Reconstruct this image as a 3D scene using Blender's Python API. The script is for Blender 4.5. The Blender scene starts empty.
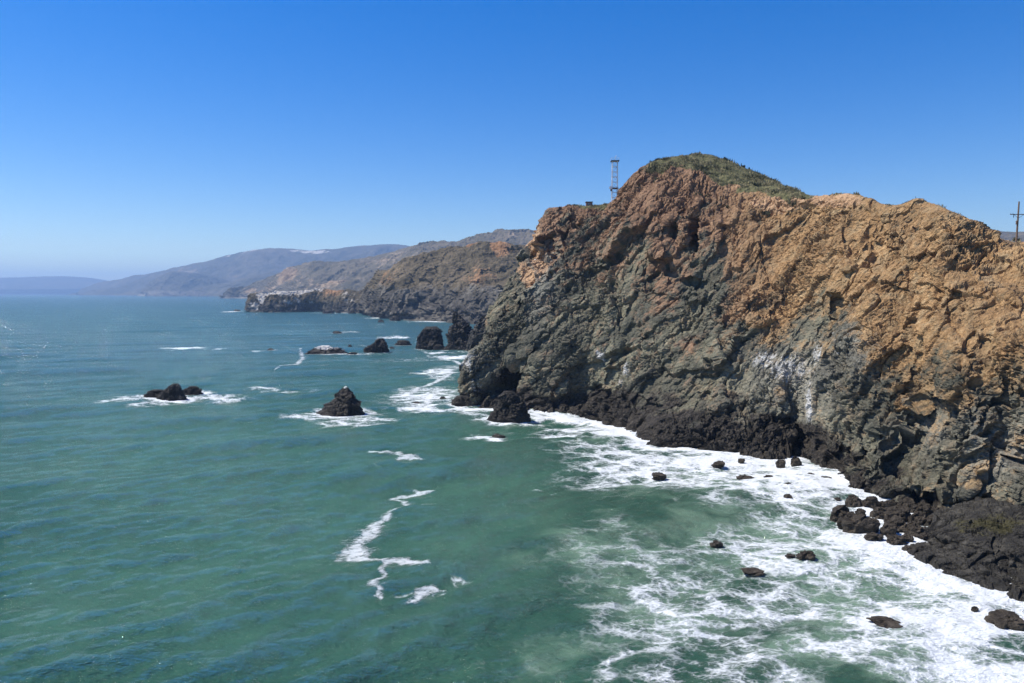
import bpy, math, random
import numpy as np

# ------------------------------------------------------------------ camera, sky, sun, exposure
C = bpy.context.scene
col = C.collection
R = math.radians
HCAM, FPX, HOR = 40.0, 740.0, 292.6
PITCH = math.atan((341.5 - HOR) / FPX)
cam = bpy.data.objects.new('camera', bpy.data.cameras.new('camera'))
col.objects.link(cam)
cam.data.sensor_width = 36.0
cam.data.lens = FPX / 1024 * 36.0
cam.data.clip_start = 0.5
cam.data.clip_end = 90000
cam.location = (0, 0, HCAM)
cam.rotation_euler = (R(90) - PITCH, 0, 0)
C.camera = cam

SUN_AZ, SUN_EL = R(-82), R(55)          # azimuth from +Y towards +X
w = bpy.data.worlds.new('World'); C.world = w; w.use_nodes = True
nt = w.node_tree
sky = nt.nodes.new('ShaderNodeTexSky'); sky.sky_type = 'NISHITA'; sky.sun_disc = False
sky.sun_elevation = SUN_EL; sky.sun_rotation = SUN_AZ
sky.altitude = 0; sky.air_density = 1.0; sky.dust_density = 0.1; sky.ozone_density = 4.5
bg = nt.nodes['Background']; bg.inputs['Strength'].default_value = 0.121
hsv = nt.nodes.new('ShaderNodeHueSaturation')
hsv.inputs['Saturation'].default_value = 1.52
hsv.inputs['Hue'].default_value = 0.515
gam = nt.nodes.new('ShaderNodeGamma'); gam.inputs[1].default_value = 0.90      # flatter zenith-to-horizon gradient
nt.links.new(sky.outputs[0], gam.inputs[0]); nt.links.new(gam.outputs[0], hsv.inputs['Color']); nt.links.new(hsv.outputs[0], bg.inputs['Color'])
sun = bpy.data.objects.new('sun', bpy.data.lights.new('sun', 'SUN')); col.objects.link(sun)
sun.data.energy = 5.0; sun.data.angle = R(0.53); sun.data.color = (1.0, 0.95, 0.87)
sun.rotation_euler = (R(90) - SUN_EL, 0, -SUN_AZ + R(180))
C.view_settings.view_transform = 'Standard'; C.view_settings.look = 'None'
C.view_settings.exposure = 0.52; C.view_settings.gamma = 1.0
C.view_settings.use_curve_mapping = False
cy = C.cycles
cy.max_bounces = 4; cy.diffuse_bounces = 2; cy.glossy_bounces = 2; cy.transmission_bounces = 2
cy.transparent_max_bounces = 8
cy.use_denoising = True; cy.denoising_prefilter = 'FAST'
HAZE_DENSITY = 7.0e-5
HAZE_COLOR = (0.40, 0.63, 1.0, 1)

# ------------------------------------------------------------------ placing helpers
CP, SP = math.cos(PITCH), math.sin(PITCH)
def ray(px, py):
    u, v = (px - 512) / FPX, (341.5 - py) / FPX
    return np.array([u, CP + v * SP, -SP + v * CP])
def at(px, py, Y):                       # the point seen at a place of the photo, Y metres ahead
    d = ray(px, py); s = Y / d[1]
    return np.array([d[0] * s, Y, HCAM + d[2] * s])
def onsea(px, py, z=0.0):                # where that line of sight meets the water
    d = ray(px, py); s = (z - HCAM) / d[2]
    return np.array([d[0] * s, d[1] * s, z])

# ------------------------------------------------------------------ noise
def _h(ix, iy, iz, seed):
    h = (ix.astype(np.int64) * 374761393 + iy.astype(np.int64) * 668265263 + iz.astype(np.int64) * 1274126177 + seed * 974634777) & 0xFFFFFFFF
    h = ((h ^ (h >> 13)) * 1274126177) & 0xFFFFFFFF
    h = ((h ^ (h >> 16)) * 2246822519) & 0xFFFFFFFF
    return (h ^ (h >> 15)) & 0xFFFFFFFF
def vnoise(P, seed=0):                   # smooth value noise, -1..1
    F = np.floor(P); f = P - F; F = F.astype(np.int64)
    f = f * f * f * (f * (f * 6 - 15) + 10)
    out = 0
    for dx in (0, 1):
        wx = f[..., 0] if dx else 1 - f[..., 0]
        for dy in (0, 1):
            wy = f[..., 1] if dy else 1 - f[..., 1]
            for dz in (0, 1):
                wz = f[..., 2] if dz else 1 - f[..., 2]
                out = out + wx * wy * wz * (_h(F[..., 0] + dx, F[..., 1] + dy, F[..., 2] + dz, seed) / 2147483647.5 - 1)
    return out
def fbm(P, octv=4, seed=0, gain=0.5):
    s, a, t = 0, 1, 0
    for o in range(octv):
        s = s + a * vnoise(P * 2.03 ** o + o * 17.3, seed + o); t += a; a *= gain
    return s / t * 1.5
def ridged(P, octv=4, seed=0, gain=0.5):
    s, a, t = 0, 1, 0
    for o in range(octv):
        s = s + a * (1 - 2 * np.abs(vnoise(P * 2.03 ** o + o * 11.7, seed + o))); t += a; a *= gain
    return s / t
def facet(P, seed=0):                    # tilted flat facets, one per cell, with the crack between cells
    F = np.floor(P).astype(np.int64)
    b1 = np.full(P.shape[:-1], 9e9); b2 = b1.copy(); val = np.zeros(P.shape[:-1])
    for dx in (-1, 0, 1):
        for dy in (-1, 0, 1):
            for dz in (-1, 0, 1):
                ix, iy, iz = F[..., 0] + dx, F[..., 1] + dy, F[..., 2] + dz
                h = _h(ix, iy, iz, seed)
                rx = ix + (h & 1023) / 1023.0 - P[..., 0]
                ry = iy + ((h >> 10) & 1023) / 1023.0 - P[..., 1]
                rz = iz + ((h >> 20) & 1023) / 1023.0 - P[..., 2]
                d = rx * rx + ry * ry + rz * rz
                near = d < b1
                g = _h(ix, iy, iz, seed + 91)
                v = -(rx * ((g & 255) / 127.5 - 1) + ry * (((g >> 8) & 255) / 127.5 - 1) + rz * (((g >> 16) & 255) / 127.5 - 1)) \
                    + (((g >> 24) & 255) / 127.5 - 1) * 0.45
                b2 = np.where(near, b1, np.minimum(b2, d))
                b1 = np.where(near, d, b1); val = np.where(near, v, val)
    return val, np.clip((np.sqrt(b2) - np.sqrt(b1)) / 0.12, 0, 1)
def smooth(x, a, b):
    t = np.clip((x - a) / (b - a), 0, 1); return t * t * (3 - 2 * t)

# ------------------------------------------------------------------ mesh helpers
def link(name, me, m, parent=None):
    o = bpy.data.objects.new(name, me); col.objects.link(o)
    if m: me.materials.append(m)
    if parent: o.parent = parent
    return o
def tag(o, label=None, cat=None, group=None, kind=None):
    if label: o['label'] = label
    if cat: o['category'] = cat
    if group: o['group'] = group
    if kind: o['kind'] = kind
    return o
def quads_mesh(name, V, Q, smooth_shade=False):
    me = bpy.data.meshes.new(name)
    V = np.ascontiguousarray(V, dtype=np.float32); Q = np.ascontiguousarray(Q, dtype=np.int32)
    k = Q.shape[1]
    me.vertices.add(len(V)); me.vertices.foreach_set('co', V.ravel())
    me.loops.add(Q.size); me.loops.foreach_set('vertex_index', Q.ravel())
    me.polygons.add(len(Q)); me.polygons.foreach_set('loop_start', np.arange(0, Q.size, k, dtype=np.int32))
    try: me.polygons.foreach_set('loop_total', np.full(len(Q), k, dtype=np.int32))
    except Exception: pass
    me.polygons.foreach_set('use_smooth', np.full(len(Q), smooth_shade, dtype=bool))
    me.update(calc_edges=True); me.validate()
    return me
def grid_quads(n, m, wrap=False):
    i = np.arange(n - 1)[:, None] * m; j = np.arange(m if wrap else m - 1)[None, :]; j2 = (j + 1) % m
    return np.stack([i + j, i + j2, i + m + j2, i + m + j], -1).reshape(-1, 4)
def set_attr(me, name, A):
    a = me.color_attributes.new(name, 'FLOAT_COLOR', 'POINT')
    a.data.foreach_set('color', np.ascontiguousarray(A, dtype=np.float32).ravel())
class MB:                                # collects boxes, bars and discs into one mesh
    def __init__(s): s.v = []; s.f = []
    def box(s, c, d, ax=None):
        n = len(s.v); c = np.array(c, float); d = np.array(d, float) / 2
        ax = np.eye(3) if ax is None else ax
        for sx, sy, sz in ((-1,-1,-1),(1,-1,-1),(1,1,-1),(-1,1,-1),(-1,-1,1),(1,-1,1),(1,1,1),(-1,1,1)):
            s.v.append(c + ax[0]*sx*d[0] + ax[1]*sy*d[1] + ax[2]*sz*d[2])
        for f in ((0,3,2,1),(4,5,6,7),(0,1,5,4),(1,2,6,5),(2,3,7,6),(3,0,4,7)): s.f.append([n + q for q in f])
        return s
    def bar(s, a, b, r, r2=None, k=8):
        a = np.array(a, float); b = np.array(b, float); t = (b - a) / np.linalg.norm(b - a)
        u = np.cross(t, (0, 0, 1) if abs(t[2]) < .9 else (1, 0, 0)); u /= np.linalg.norm(u); v = np.cross(t, u)
        n = len(s.v); r2 = r if r2 is None else r2
        for p, q in ((a, r), (b, r2)):
            for i in range(k):
                an = 2 * math.pi * i / k; s.v.append(p + (u * math.cos(an) + v * math.sin(an)) * q)
        for i in range(k): s.f.append([n + i, n + (i+1) % k, n + k + (i+1) % k, n + k + i])
        s.f.append([n + i for i in range(k)][::-1]); s.f.append([n + k + i for i in range(k)])
        return s
    def build(s, name, m, parent=None):
        me = bpy.data.meshes.new(name); me.from_pydata([tuple(map(float, p)) for p in s.v], [], s.f); me.update()
        return link(name, me, m, parent)
def empty(name, loc):
    o = bpy.data.objects.new(name, None); col.objects.link(o); o.location = loc; return o

# ------------------------------------------------------------------ material helpers
class NT:
    def __init__(s, name):
        s.m = bpy.data.materials.new(name); s.m.use_nodes = True; s.t = s.m.node_tree
        s.b = s.t.nodes['Principled BSDF']; s.out = s.t.nodes['Material Output']
        s.pos = s.n('ShaderNodeNewGeometry').outputs['Position']
    def n(s, k): return s.t.nodes.new(k)
    def ln(s, a, b): s.t.links.new(a, b)
    def put(s, sock, v):
        if hasattr(v, 'is_output'): s.ln(v, sock)
        else: sock.default_value = v
    def math(s, op, a, b=0.0, clamp=False):
        k = s.n('ShaderNodeMath'); k.operation = op; k.use_clamp = clamp; s.put(k.inputs[0], a); s.put(k.inputs[1], b); return k.outputs[0]
    def add(s, a, b): return s.math('ADD', a, b)
    def mul(s, a, b): return s.math('MULTIPLY', a, b)
    def noise(s, scale, detail=6, rough=.55, vec=None, dist=0.0):
        k = s.n('ShaderNodeTexNoise'); k.inputs['Scale'].default_value = scale; k.inputs['Detail'].default_value = detail
        k.inputs['Roughness'].default_value = rough; k.inputs['Distortion'].default_value = dist
        s.ln(vec if vec is not None else s.pos, k.inputs['Vector']); return k.outputs['Fac']
    def noisec(s, scale, detail=3, vec=None):
        k = s.n('ShaderNodeTexNoise'); k.inputs['Scale'].default_value = scale; k.inputs['Detail'].default_value = detail
        s.ln(vec if vec is not None else s.pos, k.inputs['Vector']); return k.outputs['Color']
    def voro(s, scale, feature='F1', vec=None, out='Distance'):
        k = s.n('ShaderNodeTexVoronoi'); k.feature = feature; k.inputs['Scale'].default_value = scale
        s.ln(vec if vec is not None else s.pos, k.inputs['Vector']); return k.outputs[out]
    def mapv(s, scale, rot=(0, 0, 0), vec=None):
        k = s.n('ShaderNodeMapping'); k.inputs['Scale'].default_value = scale; k.inputs['Rotation'].default_value = rot
        s.ln(vec if vec is not None else s.pos, k.inputs['Vector']); return k.outputs[0]
    def vadd(s, a, b):
        k = s.n('ShaderNodeVectorMath'); k.operation = 'ADD'; s.put(k.inputs[0], a); s.put(k.inputs[1], b); return k.outputs[0]
    def vscale(s, a, f):
        k = s.n('ShaderNodeVectorMath'); k.operation = 'SCALE'; s.put(k.inputs[0], a); k.inputs['Scale'].default_value = f; return k.outputs[0]
    def ramp(s, fac, stops):
        k = s.n('ShaderNodeValToRGB'); e = k.color_ramp.elements
        while len(e) < len(stops): e.new(0.5)
        for q, (p, c) in zip(e, stops): q.position = p; q.color = (c if isinstance(c, tuple) else (c, c, c)) + (1,)
        s.ln(fac, k.inputs[0]); return k.outputs[0]
    def ss(s, x, a, b):
        k = s.n('ShaderNodeMapRange'); k.interpolation_type = 'SMOOTHSTEP'; s.put(k.inputs[0], x)
        k.inputs[1].default_value = a; k.inputs[2].default_value = b; return k.outputs[0]
    def mix(s, f, a, b):
        k = s.n('ShaderNodeMix'); k.data_type = 'RGBA'; s.put(k.inputs[0], f)
        for q, v in ((k.inputs[6], a), (k.inputs[7], b)):
            if isinstance(v, tuple): v = v + (1,)
            s.put(q, v)
        return k.outputs[2]
    def attr(s, name):
        k = s.n('ShaderNodeAttribute'); k.attribute_name = name
        q = s.n('ShaderNodeSeparateColor'); s.ln(k.outputs['Color'], q.inputs[0])
        return q.outputs[0], q.outputs[1], q.outputs[2], k.outputs['Alpha']
    def z(s):
        q = s.n('ShaderNodeSeparateXYZ'); s.ln(s.pos, q.inputs[0]); return q.outputs[2]
    def bump(s, h, dist, strength=1.0, normal=None):
        k = s.n('ShaderNodeBump'); k.inputs['Distance'].default_value = dist; k.inputs['Strength'].default_value = strength
        s.ln(h, k.inputs['Height'])
        if normal: s.ln(normal, k.inputs['Normal'])
        return k.outputs[0]
    def done(s, colr, rough=.9, normal=None, spec=.3):
        if isinstance(colr, tuple): colr = colr + (1,)
        s.put(s.b.inputs['Base Color'], colr); s.put(s.b.inputs['Roughness'], rough)
        s.put(s.b.inputs['Specular IOR Level'], spec)
        if normal: s.ln(normal, s.b.inputs['Normal'])
        return s.m

def cliff_material():
    M = NT('cliff_rock')
    orange, white, grass, wet = M.attr('mask_a')
    tan, pale, rust, _ = M.attr('mask_b')
    strat = M.mapv((1, 1, 1.0), (0, R(35), 0))
    strat = M.mapv((.45, .7, 1.5), (0, 0, 0), strat)
    warp = M.vadd(strat, M.vscale(M.noisec(.25, 3), 3.0))
    n1 = M.noise(.16, 8, .62, warp); n2 = M.noise(.9, 6, .65, warp); n3 = M.noise(3.2, 4, .6); nb = M.noise(.045, 4, .5)
    v = M.add(M.mul(n1, .55), M.add(M.mul(n2, .3), M.mul(n3, .15)))
    n4 = M.noise(1.6, 9, .82, M.vadd(strat, M.vscale(M.noisec(.8, 3), .7))); n5 = M.noise(.34, 6, .65)
    v = M.add(M.mul(v, .38), M.add(M.mul(n4, .47), M.mul(n5, .15)))
    grey = M.ramp(v, [(.36, (.022, .022, .015)), (.44, (.125, .120, .082)), (.53, (.245, .224, .148)), (.63, (.45, .41, .30))])
    grey = M.mix(M.ss(nb, .45, .7), grey, M.ramp(v, [(.36, (.030, .032, .022)), (.45, (.145, .146, .108)), (.55, (.25, .236, .162)), (.65, (.43, .42, .34))]))
    grey = M.mix(M.mul(M.ss(n5, .48, .62), .75), grey, M.ramp(v, [(.34, (.055, .038, .022)), (.47, (.20, .150, .090)), (.62, (.38, .29, .19))]))
    nch = M.noise(.075, 5, .6, warp)
    grey = M.mix(M.mul(M.ss(nch, .42, .56), .80), grey, M.ramp(v, [(.36, (.018, .018, .013)), (.46, (.060, .060, .044)), (.56, (.12, .116, .088)), (.66, (.27, .26, .21))]))
    grey = M.mix(M.mul(pale, .75), grey, M.ramp(v, [(.34, (.085, .080, .068)), (.47, (.29, .275, .23)), (.62, (.50, .48, .42))]))
    ora = M.ramp(v, [(.36, (.040, .026, .013)), (.44, (.220, .130, .060)), (.52, (.41, .250, .115)), (.62, (.68, .475, .245))])
    ora = M.mix(M.mul(M.ss(n5, .45, .62), .55), ora, M.ramp(v, [(.36, (.045, .034, .020)), (.46, (.190, .142, .078)), (.62, (.42, .325, .195))]))
    dirt = M.ramp(v, [(.36, (.028, .020, .013)), (.45, (.165, .095, .058)), (.54, (.28, .165, .098)), (.64, (.46, .31, .20))])
    ora = M.mix(rust, ora, dirt)
    mo = M.ss(M.add(orange, M.mul(M.add(M.add(M.mul(n1, .7), M.add(M.mul(n2, .45), M.mul(n5, .6))), -.875), 2.7)), .20, .80)
    c = M.mix(mo, grey, ora)
    tanc = M.ramp(n2, [(.3, (.36, .215, .115)), (.7, (.58, .385, .225))])
    c = M.mix(M.ss(M.add(tan, M.mul(M.add(n2, -.5), .8)), .4, .65), c, tanc)
    wn = M.add(M.mul(M.noise(.75, 8, .72, M.mapv((1, 1, .3))), .6), M.mul(M.noise(2.2, 4, .7, warp), .4))
    c = M.mix(M.ss(M.add(M.mul(white, .46), wn), .71, .82), c, (.55, .54, .51))
    gn = M.ramp(M.noise(.5, 6, .65), [(.3, (.060, .062, .025)), (.5, (.125, .122, .055)), (.68, (.24, .205, .105))])
    c = M.mix(M.ss(M.add(grass, M.mul(M.add(n2, -.5), 1.2)), .4, .6), c, gn)
    wf = M.ss(M.add(wet, M.mul(M.add(M.add(M.mul(n1, .6), M.mul(n2, .4)), -.5), 1.3)), .35, .65)  # wet rock at the foot, plus the shade painted into the cave
    wc = M.ramp(n4, [(.35, (.008, .007, .0055)), (.5, (.034, .028, .021)), (.66, (.12, .100, .074))])
    c = M.mix(wf, c, wc)
    rough = M.add(.95, M.mul(wf, -.42))
    b1 = M.noise(1.1, 8, .68, warp); b2 = M.voro(.9, 'DISTANCE_TO_EDGE', M.vadd(strat, M.vscale(M.noisec(.8, 3), .8)))
    h = M.add(M.mul(b1, .30), M.add(M.mul(M.math('MINIMUM', b2, .25), .5), M.mul(n4, .75)))
    nrm = M.bump(h, 1.0, .9)
    return M.done(c, rough, nrm, .25)
def rock_material(name, c0, c1, c2, white=0.0, rough=.6, moss=False):
    M = NT(name)
    q = M.n('ShaderNodeTexCoord').outputs['Object']
    n1 = M.noise(.5, 8, .65, q); n2 = M.noise(2.5, 6, .65, q)
    v = M.add(M.mul(n1, .6), M.mul(n2, .4))
    c = M.ramp(v, [(.33, c0), (.5, c1), (.68, c2)])
    if white:
        up = M.n('ShaderNodeSeparateXYZ'); g = M.n('ShaderNodeNewGeometry'); M.ln(g.outputs['Normal'], up.inputs[0])
        a = M.attr('mask_a')[1]
        c = M.mix(M.ss(M.add(M.mul(a, white), M.add(M.mul(up.outputs[2], .25), M.mul(v, .9))), .85, 1.05), c, (.62, .60, .56))
    if moss:
        c = M.mix(M.ss(M.add(M.attr('mask_a')[0], M.mul(M.add(v, -.5), 2.5)), .45, .8), c, M.ramp(n2, [(.3, (.018, .017, .006)), (.7, (.075, .066, .024))]))
    return M.done(c, rough, M.bump(M.add(n1, M.mul(n2, .9)), .5, .9), .25)
def flat_material(name, c, rough=.7, metal=0.0, amt=.25):
    M = NT(name)
    n = M.noise(3.0, 5, .6, M.n('ShaderNodeTexCoord').outputs['Object'])
    lo = tuple(q * (1 - amt) for q in c); hi = tuple(min(1, q * (1 + amt)) for q in c)
    M.b.inputs['Metallic'].default_value = metal
    return M.done(M.ramp(n, [(.3, lo), (.7, hi)]), rough)
def leaf_material(name, c0, c1, c2, scale=.6):
    M = NT(name)
    return M.done(M.ramp(M.noise(scale, 5, .7), [(.3, c0), (.5, c1), (.7, c2)]), .8)
def hill_material(name, veg, earth, rockc, scale, rock_amt=.5, white=False):
    M = NT(name)
    shore, pale, bare, _ = M.attr('mask_a')
    n1 = M.noise(scale, 8, .6); n2 = M.noise(scale * 5, 7, .65); n3 = M.noise(scale * 22, 4, .65)
    v = M.add(M.mul(n1, .4), M.add(M.mul(n2, .4), M.mul(n3, .2)))
    c = M.mix(M.ss(M.add(bare, M.mul(M.add(v, -.5), 3)), .4, .7), M.ramp(v, [(.34, veg[0]), (.5, veg[1]), (.66, veg[2])]),
              M.ramp(n2, [(.3, earth[0]), (.5, earth[1]), (.7, earth[2])]))
    c = M.mix(M.ss(M.add(shore, M.mul(M.add(v, -.5), 2)), .4, .6), c, M.ramp(v, [(.35, rockc[0]), (.5, rockc[1]), (.66, rockc[2])]))
    c = M.mix(M.ss(M.add(pale, M.mul(M.add(n2, -.5), 1.6)), .45, .65), c, M.ramp(n3, [(.3, (.30, .26, .21)), (.7, (.56, .53, .48))]))
    return M.done(c, .95, M.bump(v, 1.2 / scale * .02, .8), .1)

# ------------------------------------------------------------------ control net -> dense grid
def spline(A, counts, tens=.42):         # along axis 0
    out = []; n = len(A)
    for i in range(n - 1):
        p0, p1, p2, p3 = A[max(i-1, 0)], A[i], A[i+1], A[min(i+2, n-1)]
        t = np.linspace(0, 1, counts[i], endpoint=(i == n - 2)).reshape((-1,) + (1,) * (A.ndim - 1))
        m1, m2 = (p2 - p0) * tens, (p3 - p1) * tens
        out.append((2*t**3 - 3*t**2 + 1) * p1 + (t**3 - 2*t**2 + t) * m1 + (-2*t**3 + 3*t**2) * p2 + (t**3 - t**2) * m2)
    return np.concatenate(out, 0)
def dense(net, rc, cc):                  # net[col][row] -> grid[col, row, 3]
    A = np.array(net, float)
    A = spline(A, cc)
    return np.swapaxes(spline(np.swapaxes(A, 0, 1), rc), 0, 1)
def normals(P):
    du = np.gradient(P, axis=0); dv = np.gradient(P, axis=1)
    n = np.cross(du, dv); n /= np.linalg.norm(n, axis=-1, keepdims=True) + 1e-9
    return n

# ================================================================== MAIN HEADLAND
def col_px(rows):                        # rows: waterline (px, py), then (px, py, Y) ...
    pts = []
    b = onsea(*rows[0])
    out = b / np.hypot(b[0], b[1])
    pts.append(b - out * 4 + np.array([0, 0, -6])); pts.append(b)
    for r_ in rows[1:]: pts.append(at(*r_))
    top = pts[-1]
    pts.append(top + np.array([8, 45, -2.5])); pts.append(top + np.array([25, 160, -14]))
    return pts
HEAD = []
c0 = []
b0, t0 = np.array([8., 318, 0]), at(556, 213, 372)
c0 = [b0 + np.array([-3, 2, -6])] + [b0 + (t0 - b0) * f * np.array([1, 1, 1]) for f in (0, .1, .28, .46, .64, .82, .96, 1)]
c0 += [t0 + np.array([8, 45, -2.5]), t0 + np.array([25, 160, -14])]
HEAD.append(c0)
for rows in (
    [(471, 403), (468, 376, 272), (480, 349, 277), (494, 320, 288), (510, 287, 305), (526, 250, 325), (545, 214, 345), (553, 210, 356)],
    [(492, 407), (492, 380, 263), (500, 352, 266), (512, 318, 274), (526, 282, 287), (542, 246, 306), (566, 212, 330), (575, 208, 342)],
    [(522, 410), (525, 388, 254), (530, 355, 258), (541, 315, 266), (555, 276, 277), (572, 243, 290), (594, 212, 308), (603, 206, 320)],
    [(560, 414), (562, 395, 247), (568, 355, 250), (576, 312, 259), (587, 272, 270), (600, 237, 282), (612, 204, 296), (618, 197, 303)],
    [(600, 420), (602, 402, 236), (606, 360, 241), (610, 315, 250), (616, 265, 261), (624, 220, 272), (633, 178, 284), (640, 168, 290)],
    [(641, 442), (644, 421, 206), (646, 378, 224), (649, 322, 237), (653, 270, 248), (660, 218, 259), (667, 172, 272), (674, 158, 284)],
    [(700, 448), (700, 421, 197), (700, 380, 211), (701, 332, 222), (703, 281, 233), (706, 230, 245), (710, 184, 260), (712, 156, 286)],
    [(752, 455), (752, 428, 188), (752, 385, 199), (752, 335, 209), (753, 285, 220), (755, 237, 232), (757, 198, 246), (762, 176, 276)],
    [(797, 456), (797, 428, 185), (797, 385, 190), (798, 335, 199), (800, 285, 208), (802, 241, 218), (805, 206, 228), (808, 197, 238)],
    [(835, 480), (838, 450, 163), (842, 400, 172), (845, 350, 180), (848, 296, 189), (850, 246, 198), (852, 201, 207), (853, 195, 214)],
    [(872, 497), (874, 466, 149), (876, 416, 157), (878, 366, 165), (880, 311, 174), (883, 259, 184), (886, 212, 193), (888, 207, 201)],
    [(905, 513), (905, 480, 142), (906, 430, 151), (908, 380, 157), (911, 325, 165), (915, 265, 175), (919, 207, 187), (921, 203, 195)],
    [(948, 519), (948, 495, 133), (949, 450, 137), (950, 400, 142), (951, 345, 149), (952, 285, 159), (954, 222, 173), (955, 219, 182)],
    [(1000, 530), (1000, 505, 127), (1000, 455, 130), (1000, 405, 135), (1000, 350, 142), (1000, 296, 152), (1000, 245, 170), (1001, 241, 188)],
    [(1050, 560), (1050, 530, 113), (1050, 470, 117), (1050, 415, 122), (1050, 360, 130), (1050, 305, 144), (1050, 250, 168), (1050, 244, 194)],
    [(1120, 610), (1120, 570, 96), (1120, 500, 101), (1120, 435, 108), (1120, 375, 117), (1120, 315, 132), (1120, 260, 158), (1120, 246, 192)],
    [(1250, 720), (1250, 660, 72), (1250, 560, 79), (1250, 480, 88), (1250, 410, 100), (1250, 345, 118), (1250, 272, 150), (1250, 249, 190)],
    ):
    HEAD.append(col_px(rows))
rc = [10, 46, 72, 80, 80, 80, 66, 46, 18, 10]
cc = [36] + [58] * 14 + [26, 16]
G = dense(HEAD, rc, cc)
ROW = np.concatenate([i + np.linspace(0, 1, k, endpoint=(i == len(rc) - 1)) for i, k in enumerate(rc)])[None, :] - 1   # 0 at the waterline, 7 at the top
ROW = np.repeat(ROW, G.shape[0], 0)
def near(px, py):                        # the point of the bare headland seen at (px, py)
    d = ray(px, py); d /= np.linalg.norm(d)
    q = G[:, :560] - np.array([0, 0, HCAM]); t = q @ d
    e = np.linalg.norm(q - t[..., None] * d, axis=-1) / np.maximum(t, 1)
    e = e + (ROW[:, :560] > 7.05) * 9
    i = np.unravel_index(np.argmin(e), e.shape)
    return G[i]
G0 = G.copy()
def blob(px, py, rx, ry, P=None, rot=0.0, hard=1.0):   # soft spot on the rock, sizes given as seen
    c = near(px, py); s = c[1] / FPX
    P = G0 if P is None else P
    dx, dz = (P[..., 0] * c[1] / np.maximum(P[..., 1], 1) - c[0]) / s, -(((P[..., 2] - HCAM) * c[1] / np.maximum(P[..., 1], 1)) - (c[2] - HCAM)) / s
    ca, sa = math.cos(rot), math.sin(rot)
    a = (dx * ca + dz * sa) / rx; b = (-dx * sa + dz * ca) / ry
    return np.exp(-(a * a + b * b) ** hard)
edge_fade = 1 - .80 * smooth(ROW, 5.6, 6.6)
body = smooth(ROW, -1, .2)
N = normals(G)
if N[500, 250] @ np.array([-.6, -.6, .5]) < 0: N = -N
# ribs and gullies running down the face, then boulders and facets
P = G.copy()
ax = G0[..., 0] / G0[..., 1] * FPX + 512
def strata(Q, k=1.0):                    # coordinates stretched along the dip of the beds
    an = R(38) + R(34) * np.exp(-((ax - 770) / 90) ** 2)
    x_, z_ = Q[..., 0] - 55, Q[..., 2] - 40
    a = x_ * np.cos(an) + z_ * np.sin(an); b = -x_ * np.sin(an) + z_ * np.cos(an)
    return np.stack([a * .55, Q[..., 1] * .8, b * 1.25], -1) * k
big = fbm(np.stack([P[..., 0], P[..., 1], P[..., 2] * .45], -1) / 26, 3, 5) * 3.6
rib = ridged(np.stack([P[..., 0], P[..., 1], P[..., 2] * .22], -1) / 13, 4, 9) * 2.8
right = smooth(G0[..., 0] / G0[..., 1], .1, .45)
P = P + N * ((big * (1 - .3 * right) + rib) * edge_fade * body * smooth(ROW, -.6, 1.2))[..., None]
for px, py, rx, ry, dep in ((500, 393, 16, 12, 13), (511, 376, 10, 12, 10), (519, 357, 5, 9, 3), (514, 402, 12, 9, 7), (694, 237, 4.6, 15, 17), (675, 237, 6, 10, 6), (679, 250, 9, 5, 2.5),
                            (690, 283, 14, 5, 3), (912, 440, 9, 26, 5), (897, 470, 9, 20, 5), (925, 420, 8, 13, 4), (885, 488, 14, 8, 3),
                            (738, 262, 6, 13, 2), (600, 440, 24, 8, 2), (846, 452, 16, 6, 2.5), (880, 440, 14, 6, 2.5), (800, 420, 10, 30, 2.5), (915, 512, 48, 16, 7.5), (860, 498, 20, 10, 3), (970, 520, 40, 20, 5)):
    P = P + np.array([.45, .88, .1]) * (blob(px, py, rx, ry, hard=1.8) * dep)[..., None]
def groove(pts, width, depth):           # a gully worn along a line down the face
    global P
    m = np.zeros(ROW.shape)
    for (x0, y0), (x1, y1) in zip(pts[:-1], pts[1:]):
        n_ = max(2, int(np.hypot(x1 - x0, y1 - y0) / 11))
        for t in np.linspace(0, 1, n_): m = np.maximum(m, blob(x0 + (x1 - x0) * t, y0 + (y1 - y0) * t, width, 13))
    P = P + np.array([.45, .88, 0]) * (m * depth * (.6 + .5 * fbm(G0 / 9, 2, 19)))[..., None]
for pts, width, depth in (([(575, 220), (552, 250), (528, 284), (508, 312)], 5, 4), ([(838, 305), (832, 360), (826, 450)], 6, 4.5), ([(772, 268), (752, 330), (738, 392)], 7, 3),
                          ([(662, 232), (650, 300), (655, 365)], 6, 2.5), ([(932, 398), (912, 440), (894, 482)], 8, 5), ([(982, 380), (962, 440), (955, 488)], 6, 3.5),
                          ([(880, 232), (870, 300), (864, 352)], 6, 2.5), ([(722, 215), (728, 262)], 4, 2.5), ([(618, 270), (596, 330), (590, 385)], 6, 2.5), ([(925, 225), (940, 300), (985, 345)], 6, 2.2)):
    groove(pts, width, depth)
for px, py, rx, ry, dep in ((478, 372, 10, 26, 4.0), (658, 300, 16, 60, 3.0), (835, 330, 10, 70, 2.5), (760, 300, 12, 60, 2), (965, 400, 22, 70, 3.0), (700, 430, 55, 14, 3.0)):
    P = P - np.array([.45, .85, 0]) * (blob(px, py, rx, ry) * dep)[..., None]
N = normals(P)
if N[500, 250] @ np.array([-.6, -.6, .5]) < 0: N = -N
bound = np.interp(ax, [470, 545, 560, 600, 640, 665, 690, 715, 745, 775, 800, 830, 850, 875, 900, 930, 970, 1020, 1060, 1250],
                      [150, 225, 240, 232, 262, 275, 262, 262, 310, 335, 318, 330, 338, 365, 388, 388, 384, 398, 402, 440])
apy = 341.5 + FPX * np.tan(np.arctan2(HCAM - G0[..., 2], G0[..., 1]) - PITCH)
soil = smooth(bound - apy, 5, 60)
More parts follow.
